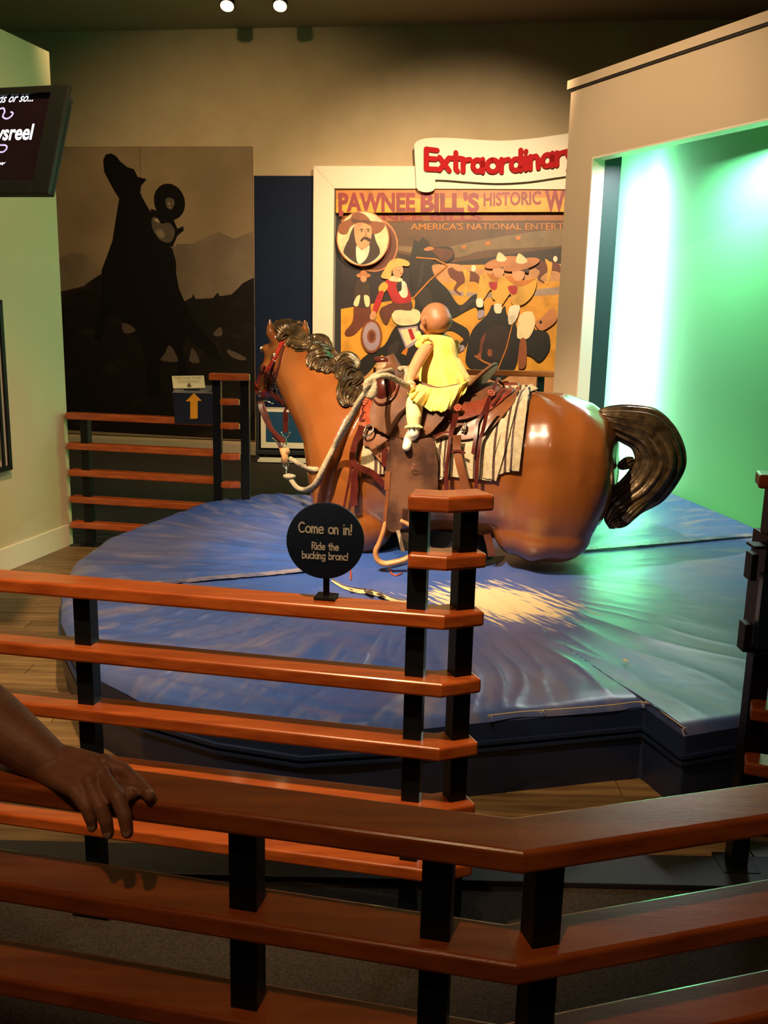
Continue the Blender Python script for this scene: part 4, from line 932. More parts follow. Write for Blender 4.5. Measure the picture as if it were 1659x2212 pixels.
for i_, p in enumerate(hb.v):           # cast surface: soft upright swells over the hindquarters, slight unevenness elsewhere
    s_, l_, z_ = hloc(p); f_ = max(0, min(1, (-.05 - s_) / .25)); d_ = HL * l_ + UP * (z_ - .82) + HF * min(0, s_ + .35); d_ = d_.normalized() if d_.length > .05 else HL
    ang = math.atan2(l_, -(s_ + .30)); hb.v[i_] = p + d_ * (f_ * (.0075 * math.sin(ang * 11 + z_ * 2.0) * max(0, math.sin(ang)) + .006 * noise.noise(V((s_ * 4, l_ * 4, z_ * 2.2)))) + .0025 * noise.noise(V((s_ * 7, l_ * 7, z_ * 7))))
BODY = hb.link('body', M_horse, HORSE, smooth=True)
def bvh_of(*mbs):
    vs = []; fs = []
    for q in mbs:
        k = len(vs); vs += q.v; fs += [[i + k for i in f] for f in q.f]
    return BVHTree.FromPolygons(vs, fs)
BV = bvh_of(hb)
# dark hollow pedestal of the ride under the belly
m = MB(); m.tube([V((.40, 4.86, .315)), V((.40, 4.86, .50))], [.20, .17], 28); m.tube([V((.40, 4.86, .315)), V((.40, 4.86, .345))], [.27, .26], 28)
m.link('pedestal', M_plate, HORSE, smooth=True, angle=40)
# eye and dark nostril
for sd in (1, -1):
    m = MB(); m.ell(hp(.27, .048, sd * .108), .017, None, 14, 10); e_ = m.link('eye', mat('glossy_eye', (.03, .016, .01), .06, coat=1), HORSE, smooth=True)
    m = MB(); m.ell(hp(.262, .06, sd * .112), (.012, .012, .012), None, 10, 8); m.link('eye_glint', mat('glint_white', (.75, .68, .58), .15), e_, smooth=True)  # pale bead stands for a highlight, modelled onto the eye
    m = MB(); m.ell(hp(.945, .022, sd * .061), (.011, .014, .012), None, 10, 8); m.link('nostril', mat('nostril_dark', (.02, .008, .005), .5), HORSE, smooth=True)
# ---- mane: sculpted curling locks along the crest
zz2 = lambda L: [(540 + x / 6.38, 660 + y / 6.38) for x, y in L]
def crestY(px, py): return 5.46 - (max(0, min(1, (py - 725) / 140))) * .50
def lock(pxs, r, Yo=0.0, parent=None, name='mane_lock', n=5, ridge=(.20, 11, .22), Y=None, flat=.62):
    P = []
    for i, (x, y) in enumerate(pxs):
        yy = (Y if Y is not None else crestY(x, y)) + Yo - .03 * math.sin(math.pi * i / (len(pxs) - 1))
        if name == 'mane_lock':
            hit = BV.ray_cast(CAM, ray(x, y).normalized())
            if hit[0] is not None: yy = min(yy, hit[0].y - r * .35)
        P.append(atY(x, y, yy))
    P = crom(P, n); L = len(P); rr = [r * (math.sin(math.pi * (.16 + .80 * i / (L - 1))) ** .7) * (1 if i < L - 1 else .3) for i in range(L)]
    m = MB(); m.tube(P, rr, 64, ridge=ridge, flat=flat, ref=(0, 1, 0)); return m.link(name, M_hair, parent, smooth=True)
m = MB(); cp = crom([atY(x, y, Y + .01) for x, y, Y in ((632, 722, 5.45), (668, 742, 5.36), (704, 778, 5.21), (738, 818, 5.08), (770, 850, 4.99), (790, 868, 4.95))], 6)
m.tube(cp, [.035 + .012 * math.sin(i * 1.9) for i in range(len(cp))], 30, ridge=(.14, 9, .5)); MANE = m.link('mane', M_hair, HORSE, smooth=True)
for tip in ((330, 235), (400, 205), (482, 190), (560, 188), (618, 250)): lock(zz2([(520, 400), ((520 + tip[0]) / 2, (400 + tip[1]) / 2 - 12), tip]), .036, 0, MANE, Y=5.45)
lock(zz2([(640, 420), (690, 330), (660, 250), (600, 230)]), .026, .03, MANE, Y=5.46)
for L, r in (([(790, 520), (680, 450), (560, 370), (460, 400), (392, 480)], .040), ([(800, 560), (700, 500), (600, 480), (520, 560)], .034), ([(780, 580), (700, 570), (630, 560), (610, 590)], .026),
             ([(800, 540), (850, 480), (940, 455), (1030, 455), (1098, 492)], .026), ([(790, 580), (860, 500), (960, 500), (1040, 580), (1030, 620)], .038), ([(820, 640), (900, 580), (1000, 610), (1060, 650)], .032),
             ([(840, 670), (960, 640), (1090, 650), (1204, 720)], .034), ([(870, 740), (980, 720), (1080, 740), (1130, 800)], .032), ([(960, 740), (880, 720), (840, 780), (815, 840)], .026), ([(980, 770), (900, 800), (870, 850), (860, 880)], .024),
             ([(1020, 780), (970, 830), (960, 880), (950, 910)], .026), ([(1080, 800), (1060, 850), (1050, 890), (1030, 930)], .026), ([(1120, 800), (1180, 850), (1150, 890), (1120, 910)], .026),
             ([(1190, 870), (1260, 800), (1350, 765), (1430, 810), (1450, 900)], .038), ([(1420, 870), (1330, 850), (1240, 900), (1200, 1000)], .036), ([(1440, 930), (1350, 920), (1280, 990), (1260, 1110)], .036),
             ([(1460, 940), (1470, 1020), (1420, 1080), (1350, 1110)], .030), ([(1440, 1080), (1330, 1100), (1260, 1190), (1240, 1300)], .034), ([(1420, 1130), (1360, 1220), (1300, 1290), (1345, 1395)], .034), ([(1460, 1140), (1450, 1230), (1420, 1310), (1370, 1380)], .030), ([(1470, 1160), (1540, 1220), (1590, 1290), (1600, 1380)], .030)):
    lock(zz2(L), r * 1.25, -.03, MANE)
# ---- tail: one ridged sweep looping round to the hocks
TP = [((1296, 884), (1300, 915)), ((1318, 879), (1314, 936)), ((1362, 877), (1345, 957)), ((1412, 885), (1364, 968)), ((1450, 915), (1372, 980)), ((1474, 960), (1375, 992)), ((1478, 998), (1370, 1004)), ((1462, 1036), (1360, 1022)), ((1428, 1080), (1343, 1040)), ((1385, 1106), (1326, 1056)), ((1350, 1130), (1310, 1078)), ((1330, 1139), (1304, 1104)), ((1316, 1142), (1306, 1126))]
ctrY = 4.66; C = []; A_ = []
for a, b in TP: pa_, pb_ = atY(*a, ctrY), atY(*b, ctrY); C.append((pa_ + pb_) / 2); A_.append((pa_ - pb_) / 2)
C = crom(C, 6); A_ = crom(A_, 6); rings = []
for i, (c, a) in enumerate(zip(C, A_)):
    f = i / (len(C) - 1); dv = V((0, 1, 0)) * (a.length * (.75 if f < .8 else .6) + .004); R = []
    for j in range(96):
        q = 2 * math.pi * j / 96; k = 1 + .055 * math.sin(15 * q + 3.5 * f) + .035 * math.sin(31 * q - 6 * f + 1) + .02 * math.sin(7 * q + 9 * f)
        R.append(c + a * math.cos(q) * k + dv * math.sin(q) * k)
    rings.append(R)
m = MB(); m.loft(rings); TAIL = m.link('tail', M_hair, HORSE, smooth=True)
def tlock(pxs, r, yo): lock(pxs, r, yo, TAIL, 'tail_lock', Y=ctrY, ridge=(.14, 9, .2))
tlock([(1368, 996), (1352, 1002), (1336, 1012)], .030, .02); tlock([(1352, 1040), (1330, 1070), (1316, 1100), (1306, 1112)], .034, .06); tlock([(1380, 1100), (1350, 1125), (1328, 1132), (1318, 1140)], .026, -.06)
tlock([(1395, 1085), (1362, 1112), (1345, 1130)], .030, -.08)

# ================================================================== SADDLE (leather on the horse)
M_tan = mat('saddle_tan', (0.140, 0.056, 0.023), 0.55, col2=(0.072, 0.028, 0.013), scale=6, bump=.08, bscale=120, spec=.18)
M_red = mat('saddle_red_leather', (0.175, 0.034, 0.014), 0.34, col2=(0.11, 0.018, 0.009), scale=9, bump=.35, bscale=170, coat=.3, bdist=.004)
M_oxb = mat('oxblood_leather', (0.080, 0.012, 0.008), 0.25, col2=(0.045, 0.007, 0.005), scale=12, coat=.5)
M_rust = mat('rust_leather', (0.29, 0.050, 0.018), 0.42, col2=(.20, .035, .013), scale=12)
M_brown = mat('saddle_brown', (0.18, 0.060, 0.020), 0.38, col2=(0.12, 0.038, 0.013), scale=9, coat=.2)
M_steel = mat('bright_steel', (.65, .60, .50), .22, metal=1)
SAD = thing('saddle', 'worn tan western saddle with red tooled skirts, cinched on the horse', 'saddle', hw(.15, 0, 1.0), HROT)
# the tree: seat, fork and cantle base
mb = MB(); rings = []
for s, zt_, wd in ((-.20, 1.235, .24), (-.10, 1.275, .30), (.0, 1.245, .315), (.12, 1.225, .31), (.25, 1.235, .30), (.36, 1.265, .285), (.46, 1.26, .26), (.53, 1.20, .2)):
    R = []
    for j in range(28):
        q = 2 * math.pi * j / 28; R.append(hw(s, wd * math.cos(q), .98 + (zt_ - .98) * math.sin(q) if math.sin(q) > 0 else .98 + .12 * math.sin(q)))
    rings.append(R)
mb.loft(rings); mb.ell(hw(.44, 0, 1.24), (.075, .17, .105), HM, 24, 14)
mb.tube([hw(.43, 0, 1.28), hw(.455, 0, 1.345), hw(.475, 0, 1.385)], [.062, .046, .040], 18)
tr = remeshed(mb, .010, 6); tr.link('seat', M_tan, SAD, smooth=True)
BV2 = bvh_of(hb, tr)
def surf(px, py, off, bv=None, minlat=None):
    v = ray(px, py).normalized(); r = (bv or BV2).ray_cast(CAM, v)
    if r[0] is None:
        p = hplane(px, py, .0); return p, HL
    p, nn = r[0], r[1]
    if nn.dot(v) > 0: nn = -nn
    if minlat is not None and (p - HO).dot(HL) < minlat: p = hplane(px, py, minlat); nn = HL
    return p + nn * off, nn
def mir(p): d = p - HO; return p - HL * (2 * d.dot(HL))
def patch(pxs, off, th, step=7.0, smooth=5, bv=None, minlat=None, mirror=True, puff=0.0, relax=3):
    """leather or cloth piece whose outline is laid over the horse; the far side gets the mirrored piece"""
    o = [V((p[0], p[1])) for p in (crom([V((x, y)) for x, y in pxs], smooth, True) if smooth else [V(p) for p in pxs])]
    o2 = []
    for i in range(len(o)):
        a, b = o[i], o[(i + 1) % len(o)]; k = max(1, int((b - a).length / step))
        for j in range(k): o2.append(a + (b - a) * j / k)
    x0, x1 = min(p.x for p in o2), max(p.x for p in o2); y0, y1 = min(p.y for p in o2), max(p.y for p in o2)
    def inside(x, y):
        c = False
        for i in range(len(o2)):
            a, b = o2[i], o2[i - 1]
            if (a.y > y) != (b.y > y) and x < (b.x - a.x) * (y - a.y) / (b.y - a.y) + a.x: c = not c
        return c
    pts = list(o2); yy = y0 + step
    while yy < y1:
        xx = x0 + step
        while xx < x1:
            if inside(xx, yy) and min((V((xx, yy)) - q).length for q in o2) > step * .5: pts.append(V((xx, yy)))
            xx += step
        yy += step
    n = len(o2); vv, ee, ff, *_ = delaunay_2d_cdt(pts, [], [list(range(n))], 1, 1e-4)
    P = []; N = []
    for q in vv: p, nn = surf(q.x, q.y, off, bv, minlat); P.append(p); N.append(nn)
    # relax depth so that the sheet bridges hollows
    nb = [[] for _ in P]
    for f in ff:
        for i in range(len(f)): nb[f[i]].append(f[i - 1]); nb[f[i - 1]].append(f[i])
    for _ in range(relax):
        N = [sum((N[j] for j in nb[i]), N[i] * 2).normalized() for i in range(len(P))]
        D = [(p - CAM).length for p in P]; D = [min(D[i], (sum(D[j] for j in nb[i]) / max(1, len(nb[i])) * .6 + D[i] * .4)) for i in range(len(P))]
        P = [CAM + (p - CAM).normalized() * d for p, d in zip(P, D)]
    cnt = {}
    for f in ff:
        for i in range(len(f)): k = (min(f[i], f[i - 1]), max(f[i], f[i - 1])); cnt[k] = cnt.get(k, 0) + 1
    m = MB()
    for sd in ((1, -1) if mirror else (1,)):
        top = [p + nn * th for p, nn in zip(P, N)]; bot = P
        if sd < 0: top = [mir(p) for p in top]; bot = [mir(p) for p in bot]
        k = len(P); m.add(top + bot, [list(f) for f in ff] + [[i + k for i in f[::-1]] for f in ff] + [[a, b, b + k, a + k] for (a, b), c in cnt.items() if c == 1])
    return m, P, N
zs = lambda L: [(740 + x / 3.77, 740 + y / 3.77) for x, y in L]
PIECES = []
def piece(name, pxs, off, th, m_, parent=None, label=None, mirror=True, **k):
    mm, P, N = patch(pxs, off, th, mirror=False, **k); PIECES.append(mm); o = mm.link(name, m_, parent or SAD, smooth=True, angle=50, label=label)
    if mirror:
        q = MB(); q.v = [mir(p) for p in mm.v]; q.f = [f[::-1] for f in mm.f]; q.mi = mm.mi; q.link(name, m_, parent or SAD, smooth=True, angle=50)
    return o
# blanket with woven brown stripes (its own thing, it lies under the saddle)
BL = thing('saddle_blanket', 'cream wool saddle blanket with dark brown stripes, under the saddle', 'blanket', hw(.1, 0, .9), HROT)
M_bl = mat('blanket_wool', (.44, .36, .23), .95, col2=(.34, .27, .165), scale=40, bump=.5, bscale=200, sheen=.3)
nt = M_bl.node_tree; nd = nt.nodes; bs = nd['Principled BSDF']; src = bs.inputs['Base Color'].links[0].from_socket
tc = nd.new('ShaderNodeTexCoord'); sep = nd.new('ShaderNodeSeparateXYZ'); nt.links.new(tc.outputs['Object'], sep.inputs[0])
wv = nd.new('ShaderNodeTexNoise'); wv.inputs['Scale'].default_value = 60; nt.links.new(tc.outputs['Object'], wv.inputs['Vector'])
sx_ = mathn('ADD', mathn('ADD', sep.outputs[0], mathn('MULTIPLY', sep.outputs[2], -.03)), mathn('MULTIPLY', mathn('SUBTRACT', wv.outputs['Fac'], .5), .004)); acc = None
def sof(px, py): return hloc(surf(px, py, 0)[0])[0] - .1 - (surf(px, py, 0)[0].z - .9) * .03
for px, py, wd in ((814, 990, .016), (824, 1005, .008), (832, 1010, .008), (952, 980, .009), (962, 985, .009), (973, 985, .008), (1030, 1000, .030), (1071, 960, .011), (1093, 985, .0095), (1106, 985, .0095)):
    d_ = mathn('LESS_THAN', mathn('ABSOLUTE', mathn('SUBTRACT', sx_, sof(px, py))), wd * .5 + .0012); acc = d_ if acc is None else mathn('MAXIMUM', acc, d_)
mx = nd.new('ShaderNodeMix'); mx.data_type = 'RGBA'; nt.links.new(acc, mx.inputs[0]); nt.links.new(src, mx.inputs[6]); mx.inputs[7].default_value = (.045, .014, .010, 1); nt.links.new(mx.outputs[2], bs.inputs['Base Color'])
bl_px = zs([(1540, 345), (1590, 375), (1530, 410), (1495, 480), (1470, 640), (1440, 850), (1415, 1050), (1330, 1055), (1268, 1080), (1240, 1125), (1100, 1110), (900, 1090), (640, 1085), (480, 1075), (300, 1070), (150, 1055), (165, 900), (200, 760), (260, 600), (340, 420), (700, 380), (1200, 350)])
piece('cloth', bl_px, .004, .009, M_bl, BL, smooth=0, bv=BV)
# folds at the rear edge of the blanket
for L, wd, o_ in (([(1560, 370), (1480, 420), (1455, 560), (1430, 760), (1395, 1040)], .05, .016), ([(1440, 470), (1370, 640), (1310, 860), (1235, 1110)], .045, .018), ([(1330, 640), (1270, 780), (1215, 960), (1180, 1100)], .035, .018)):
    q = [tuple(p) for p in crom(zs(L), 6)]; PN = [surf(x, y, o_, BV) for x, y in q]; m = MB(); m.ribbon([p for p, n_ in PN], wd, [n_ for p, n_ in PN], .010); m.link('fold', M_bl, BL, smooth=True, angle=60)
m = MB(); q = [surf(x, y, .016, BV)[0] for x, y in [tuple(p) for p in crom(zs([(790, 830), (820, 960), (850, 1060), (800, 1105), (790, 1000)]), 6)]]; m.tube(q, .006, 6); m.link('corner_fringe', M_bl, BL, smooth=True)
# leather layers, lowest first
piece('skirt', zs([(760, 800), (860, 745), (1000, 690), (1200, 600), (1330, 480), (1440, 345), (1448, 420), (1400, 540), (1300, 650), (1190, 740), (1080, 790), (980, 805), (880, 785)]), .020, .010, M_brown, bv=BV)
piece('rigging_plate', zs([(190, 830), (230, 700), (300, 640), (430, 700), (430, 830), (400, 960), (350, 985), (290, 930), (240, 860)]), .022, .008, M_brown, bv=BV)
piece('rear_jockey', zs([(850, 670), (930, 520), (1000, 450), (1180, 380), (1300, 335), (1430, 330), (1400, 420), (1330, 500), (1220, 590), (1100, 640), (980, 668)]), .034, .008, M_red, bv=BV, label='red tooled leather rear skirt')
piece('fender', zs([(420, 760), (560, 800), (740, 770), (780, 900), (795, 1060), (790, 1200), (770, 1330), (700, 1405), (600, 1425), (500, 1500), (440, 1530), (385, 1500), (380, 1350), (370, 1180), (375, 980), (400, 850)]), .030, .009, mat('fender_leather', (0.125, 0.056, 0.029), .5, col2=(0.040, 0.016, 0.010), scale=5.5, detail=4, lo=.38, hi=.58, spec=.3, bump=.08, bscale=120), minlat=.345, relax=8)
piece('seat_jockey', zs([(270, 640), (290, 500), (330, 400), (470, 360), (640, 400), (800, 440), (980, 420), (930, 520), (880, 600), (820, 680), (740, 745), (620, 795), (500, 800), (400, 780), (320, 730)]), .050, .008, M_tan, relax=26)
piece('front_leather', zs([(225, 480), (280, 500), (285, 600), (285, 680), (230, 720), (190, 690), (170, 600), (190, 520)]), .040, .006, M_rust, label='rust red leather front corner')
# swells, horn, cantle
for sd in (1, -1):
    m = MB(); c = surf(837, 857, .040)[0]; c = c if sd > 0 else mir(c)
    m.ell(c, (.070, .058, .088), HM, 26, 16); m.link('swell', M_oxb, SAD, smooth=True, label='glossy dark red swell cover')
    q = [surf(x, y, .066)[0] for x, y in [tuple(p) for p in crom(zs([(270, 440), (290, 500), (330, 540), (385, 545), (440, 500), (465, 430), (475, 370)]), 5)]]
    if sd < 0: q = [mir(p) for p in q]
    m = MB(); m.tube(q, .006, 8); m.link('swell_welt', M_oxb, SAD, smooth=True)
hc = atP(834, 796, HO, HL); hup = (UP + HF * .20).normalized(); m = MB()
for k in range(4): m.tube([hc + hup * (-.055 + .024 * k), hc + hup * (-.033 + .024 * k)], [.064 - .005 * k, .066 - .005 * k], 22)
m = remeshed(m, .005, 4); m.link('horn_wrap', mat('mulehide', (.30, .19, .10), .6, bump=.2, bscale=60), SAD, smooth=True, label='pale hide wrapping round the horn neck')
ht = atP(830, 777, HO, HL); m = MB(); q = [2 * math.pi * i / 28 for i in range(28)]; ax = HF; ay = HL
rings = []
for o_, r_ in ((-.020, .030), (-.016, .046), (-.004, .054), (.008, .052), (.014, .042), (.016, .015)): rings.append([ht + hup * o_ + (ax * math.cos(a) * r_ * 1.05 + ay * math.sin(a) * r_) for a in q])
m.loft(rings); m.link('horn_cap', M_oxb, SAD, smooth=True, label='dark round horn cap')
# cantle dish: curved wall leaning back, rising from the seat
rings_t = []; NC = 26; m = MB(); inn = []; out = []
ctop = atP(1066, 787, HO, HL); cs, _, cz = hloc(ctop)
for i in range(NC + 1):
    f = -1 + 2 * i / NC; lat = .205 * math.sin(f * math.pi / 2); k = math.cos(f * math.pi / 2)
    s_top = cs + .165 * (1 - k ** .8); z_top = cz - .20 * (1 - k ** .75)
    s_bot = .045 + .12 * (1 - k); z_bot = 1.22 - .10 * (1 - k) * 1.1
    inn.append((hw(s_bot, lat * .93, z_bot), hw((s_bot * .4 + s_top * .6) + .012, lat * .98, z_bot * .38 + z_top * .62), hw(s_top, lat * 1.02, z_top)))
for o_ in range(1): pass
vs = []; fs = []
for a, b, c in inn: vs += [a, b, c, c + HF * -.018 - UP * .004, b + HF * -.030 - UP * .012, a + HF * -.05 - UP * .02]
for i in range(NC):
    for j in range(6):
        k = (j + 1) % 6; fs.append((i * 6 + j, i * 6 + k, (i + 1) * 6 + k, (i + 1) * 6 + j))
fs += [tuple(range(6))[::-1], tuple(NC * 6 + j for j in range(6))]
PIECES.append(m); m.add(vs, fs); m.link('cantle', M_red, SAD, smooth=True, angle=45, label='dark red leather cantle, its rim rolled')
m = MB(); m.tube([c + HF * -.008 + UP * .002 for a, b, c in inn], .0095, 10); m.link('cantle_roll', M_tan, SAD, smooth=True)
# straps, strings and metal of the near side
def strap(name, L, wd, m_, off=.050, lat=None, th=.005, parent=None, n=6, lift=None, label=None, bv=None):
    q = [tuple(p) for p in crom(zs(L), n)]; P = []; N = []
    for x, y in q:
        p, nn = surf(x, y, off, bv, lat); P.append(p); N.append(nn)
    for _ in range(3):
        P = [P[0]] + [P[i] * .5 + (P[i - 1] + P[i + 1]) * .25 for i in range(1, len(P) - 1)] + [P[-1]]; N = [N[0]] + [(N[i] + N[i - 1] + N[i + 1]).normalized() for i in range(1, len(N) - 1)] + [N[-1]]
    m = MB(); m.ribbon(P, wd, N, th); return m.link(name, m_, parent or SAD, smooth=True, angle=50, label=label)
strap('saddle_string', [(935, 570), (910, 700), (890, 900), (870, 1060), (868, 1190)], .019, M_oxb, .05, .30); strap('saddle_string', [(960, 570), (935, 680), (900, 820), (880, 1000), (880, 1180)], .012, M_oxb, .054, .30)
strap('saddle_string', [(1180, 470), (1130, 600), (1110, 760), (1085, 920), (1092, 870)], .019, M_oxb, .05); strap('saddle_string', [(1215, 460), (1180, 620), (1145, 800), (1120, 1000), (1110, 1180)], .018, M_oxb, .05, .32)
strap('saddle_string', [(1190, 470), (1230, 370), (1290, 330), (1360, 335), (1300, 480), (1230, 570)], .014, M_oxb, .05)
strap('latigo', [(180, 670), (150, 780), (110, 940), (160, 1010), (280, 1060), (370, 1150)], .036, M_oxb, .045, .27); strap('latigo', [(160, 1000), (120, 1100), (95, 1250), (100, 1315)], .040, M_oxb, .044, .27, label='hanging dark red strap end')
strap('tie_strap', [(190, 680), (130, 860), (80, 1060), (35, 1280), (25, 1340)], .012, M_oxb, .040, .26); strap('tie_strap', [(245, 530), (205, 610), (175, 670), (215, 665)], .014, M_oxb, .052)
strap('flank_billet', [(950, 745), (955, 880), (990, 1020), (1040, 1200), (1050, 1260)], .043, M_brown, .050, .33, th=.007, label='brown billet strap hanging by the fender'); strap('billet_keeper', [(920, 900), (970, 890), (1030, 910)], .012, M_oxb, .058, .33)
strap('front_billet', [(365, 870), (362, 950), (368, 1010)], .030, M_oxb, .034)
strap('jockey_tie', [(760, 770), (830, 740), (900, 735)], .008, M_oxb, .048)
def rosette(x, y):
    c, nn = surf(*zs([(x, y)])[0], .050); a = nn.cross(UP).normalized(); b = nn.cross(a); m = MB()
    for k in range(8): m.ell(c + (a * math.cos(k * .785) + b * math.sin(k * .785)) * .015, (.008, .008, .008), None, 8, 6)
    m.ell(c, (.009, .009, .009), None, 8, 6); m.link('rosette', M_rust, SAD, smooth=True)
rosette(250, 515); rosette(955, 575); rosette(1185, 460)
def ring_metal(name, L, r, off, closed=True):
    q = [surf(x, y, off)[0] for x, y in [tuple(p) for p in crom(zs(L), 5, closed)]]
    if closed: q += q[:2]
    m = MB(); m.tube(q, r, 8); m.link(name, M_steel, SAD, smooth=True)
ring_metal('rigging_dee', [(215, 770), (240, 715), (270, 710), (285, 745), (265, 775), (225, 785)], .0052, .060); ring_metal('dee_ring', [(1005, 675), (1010, 710), (1000, 740), (985, 750)], .006, .05, False)
for x, y, r in ((360, 578, .0085), (303, 718, .005), (313, 850, .006), (322, 910, .005)):
    c, nn = surf(*zs([(x, y)])[0], .044); m = MB(); m.ell(c, r, None, 12, 8); m.link('stud', M_steel, SAD, smooth=True)
m = MB(); c, nn = surf(*zs([(590, 1000)])[0], .041, None, .37); a = nn.cross(UP).normalized(); b = nn.cross(a); q = [c + a * (.022 * math.cos(t_)) + b * (.013 * math.sin(t_)) for t_ in [2 * math.pi * i / 24 for i in range(26)]]
m.tube(q, .0014, 6); q = [c + a * (.012 * math.cos(t_)) + b * (.006 * math.sin(t_)) for t_ in [2 * math.pi * i / 20 for i in range(22)]]; m.tube(q, .0012, 6); m.link('maker_stamp', M_red, SAD, smooth=True, label='faint oval maker stamp on the fender')
# stirrup leather and wooden stirrup on the near side, and its twin
SY = 4.47
for sd in (1, -1):
    f = lambda L, d=0: [(p if sd > 0 else mir(p)) for p in [atY(x, y, SY + d) for x, y in [tuple(k) for k in crom(zs(L), 6)]]]
    q = f([(370, 1180), (362, 1280), (350, 1380), (345, 1460)]); m = MB(); m.ribbon(q, .020, HL * sd, .006); m.link('stirrup_leather', M_brown, SAD, smooth=True, angle=50)
    q = f([(350, 1450), (335, 1530), (300, 1630), (270, 1700), (285, 1770), (340, 1800), (420, 1790), (520, 1760), (600, 1690), (610, 1600), (560, 1500), (470, 1450)], .01)
    L_ = len(q); m = MB(); m.tube(q, [.014 + .006 * math.sin(math.pi * i / (L_ - 1)) for i in range(L_)], 12, flat=.75); m.link('stirrup', mat('stirrup_rawhide', (.40, .21, .085), .5, col2=(.30, .14, .05), scale=14, bump=.2, bscale=60), SAD, smooth=True, label='pale rawhide covered stirrup')
    q = f([(370, 1050), (366, 1120), (362, 1200)]); m = MB(); m.ribbon(q, .03, HL * sd, .006); m.link('stirrup_keeper', M_brown, SAD)
for L in ([(755, 1228), (758, 1240), (757, 1252)], [(842, 1226), (845, 1238), (856, 1243), (868, 1238)], [(978, 1250), (992, 1254), (1004, 1247)]):
    m = MB(); m.tube([on_mat(x, y, .33, .004) for x, y in [tuple(p) for p in crom(L, 4)]], .0045, 6); m.link('string_end', M_rust, SAD, smooth=True)
# cinch webbing ends below the belly
for L, wd, m_ in (([(450, 1530), (470, 1600), (490, 1700)], .02, M_bl), ([(620, 1560), (670, 1640), (720, 1700)], .028, M_bl), ([(1175, 1560), (1200, 1650), (1215, 1740)], .04, M_oxb)):
    q = [atY(x, y, 4.60) for x, y in [tuple(p) for p in crom(zs(L), 4)]]; m = MB(); m.ribbon(q, wd, V((0, -1, 0)), .006); m.link('cinch_end', m_, SAD)

pc_ = surf(999, 1127, .002, BV)
if pc_[0] is not None:
    m = MB(); m.add([surf(999 + 9 * math.cos(a) - 2 * math.sin(a), 1127 + 3 * math.sin(a) - 3 * math.cos(a), .002, BV)[0] for a in [2 * math.pi * i / 14 for i in range(14)]], [tuple(range(14))]); m.link('paint_chip', mat('chip_white', (.5, .42, .34), .6), HORSE, label='pale chipped spot on the belly')
# ================================================================== BRIDLE AND ROPE
BR = thing('bridle', 'dark red leather bridle with chrome buckles on the horse head', 'bridle', atY(600, 1000, 5.5), 0)
def hstrap(name, zl, wd, off=.006, th=.005, label=None, Y=None, parent=None):
    q = [tuple(p) for p in crom(zz2(zl), 6)]; P = []; N = []
    for x, y in q:
        r = BV.ray_cast(CAM, ray(x, y).normalized())
        if r[0] is not None and Y is None and r[0].y > 5.2: p, nn = r[0], r[1]; nn = nn if nn.dot(ray(x, y)) < 0 else -nn; P.append(p + nn * off); N.append(nn)
        else: P.append(atY(x, y, Y or 5.5)); N.append(V((0, -1, 0)))
    for _ in range(2): P = [P[0]] + [P[i] * .5 + (P[i - 1] + P[i + 1]) * .25 for i in range(1, len(P) - 1)] + [P[-1]]
    m = MB(); m.ribbon(P, wd, N, th); return m.link(name, M_oxb, parent or BR, smooth=True, angle=50, label=label)
M_redst = mat('red_strap', (.30, .022, .014), .25, col2=(.2, .012, .008), scale=12, coat=.5)
MATS['ox2'] = M_redst
ck = hstrap('cheek_strap', [(455, 505), (400, 620), (340, 740), (280, 860), (235, 960), (230, 1060), (225, 1180)], .034); ck.data.materials[0] = M_redst
k2 = hstrap('cheek_layer', [(350, 740), (300, 850), (250, 900)], .040, .013); k2.data.materials[0] = M_redst
hstrap('throat_latch', [(470, 560), (430, 700), (400, 850), (350, 1010), (330, 1150), (380, 1260), (480, 1370)], .020)
hstrap('cheek_strap', [(300, 880), (260, 960), (240, 1080), (270, 1180)], .026, .016); hstrap('side_strap', [(360, 900), (320, 1000), (300, 1100), (290, 1200)], .022, .012)
hstrap('side_strap', [(210, 830), (170, 900), (130, 980), (105, 1060)], .022, .010)
nb_ = hstrap('noseband', [(85, 1090), (110, 1180), (150, 1230), (215, 1190), (290, 1230)], .030, .010); nb_.data.materials[0] = M_redst
hstrap('chin_strap', [(280, 1180), (340, 1260), (420, 1330), (500, 1380)], .018, .008, Y=5.52)
for zx, zy, r in ((340, 715, .016), (318, 1110, .014), (140, 1210, .012)):
    x, y = zz2([(zx, zy)])[0]; rr = BV.ray_cast(CAM, ray(x, y).normalized()); c = rr[0] + V((0, -.02, 0)) if rr[0] is not None and rr[0].y > 5.2 else atY(x, y, 5.5)
    q = [c + V((r * math.cos(a), 0, r * 1.3 * math.sin(a))) for a in [2 * math.pi * i / 14 for i in range(16)]]; m = MB(); m.tube(q, .0038, 6); m.tube([c - V((0, 0, r * 1.3)), c + V((0, 0, r * 1.3))], .003, 6); m.link('buckle', M_steel, BR, smooth=True)
m = MB(); a, b = atY(553, 868, 5.62), atY(575, 866, 5.58); m.tube([a, b, atY(590, 872, 5.56)], .005, 8); m.link('bit', M_steel, BR, smooth=True, label='chrome bit below the muzzle')
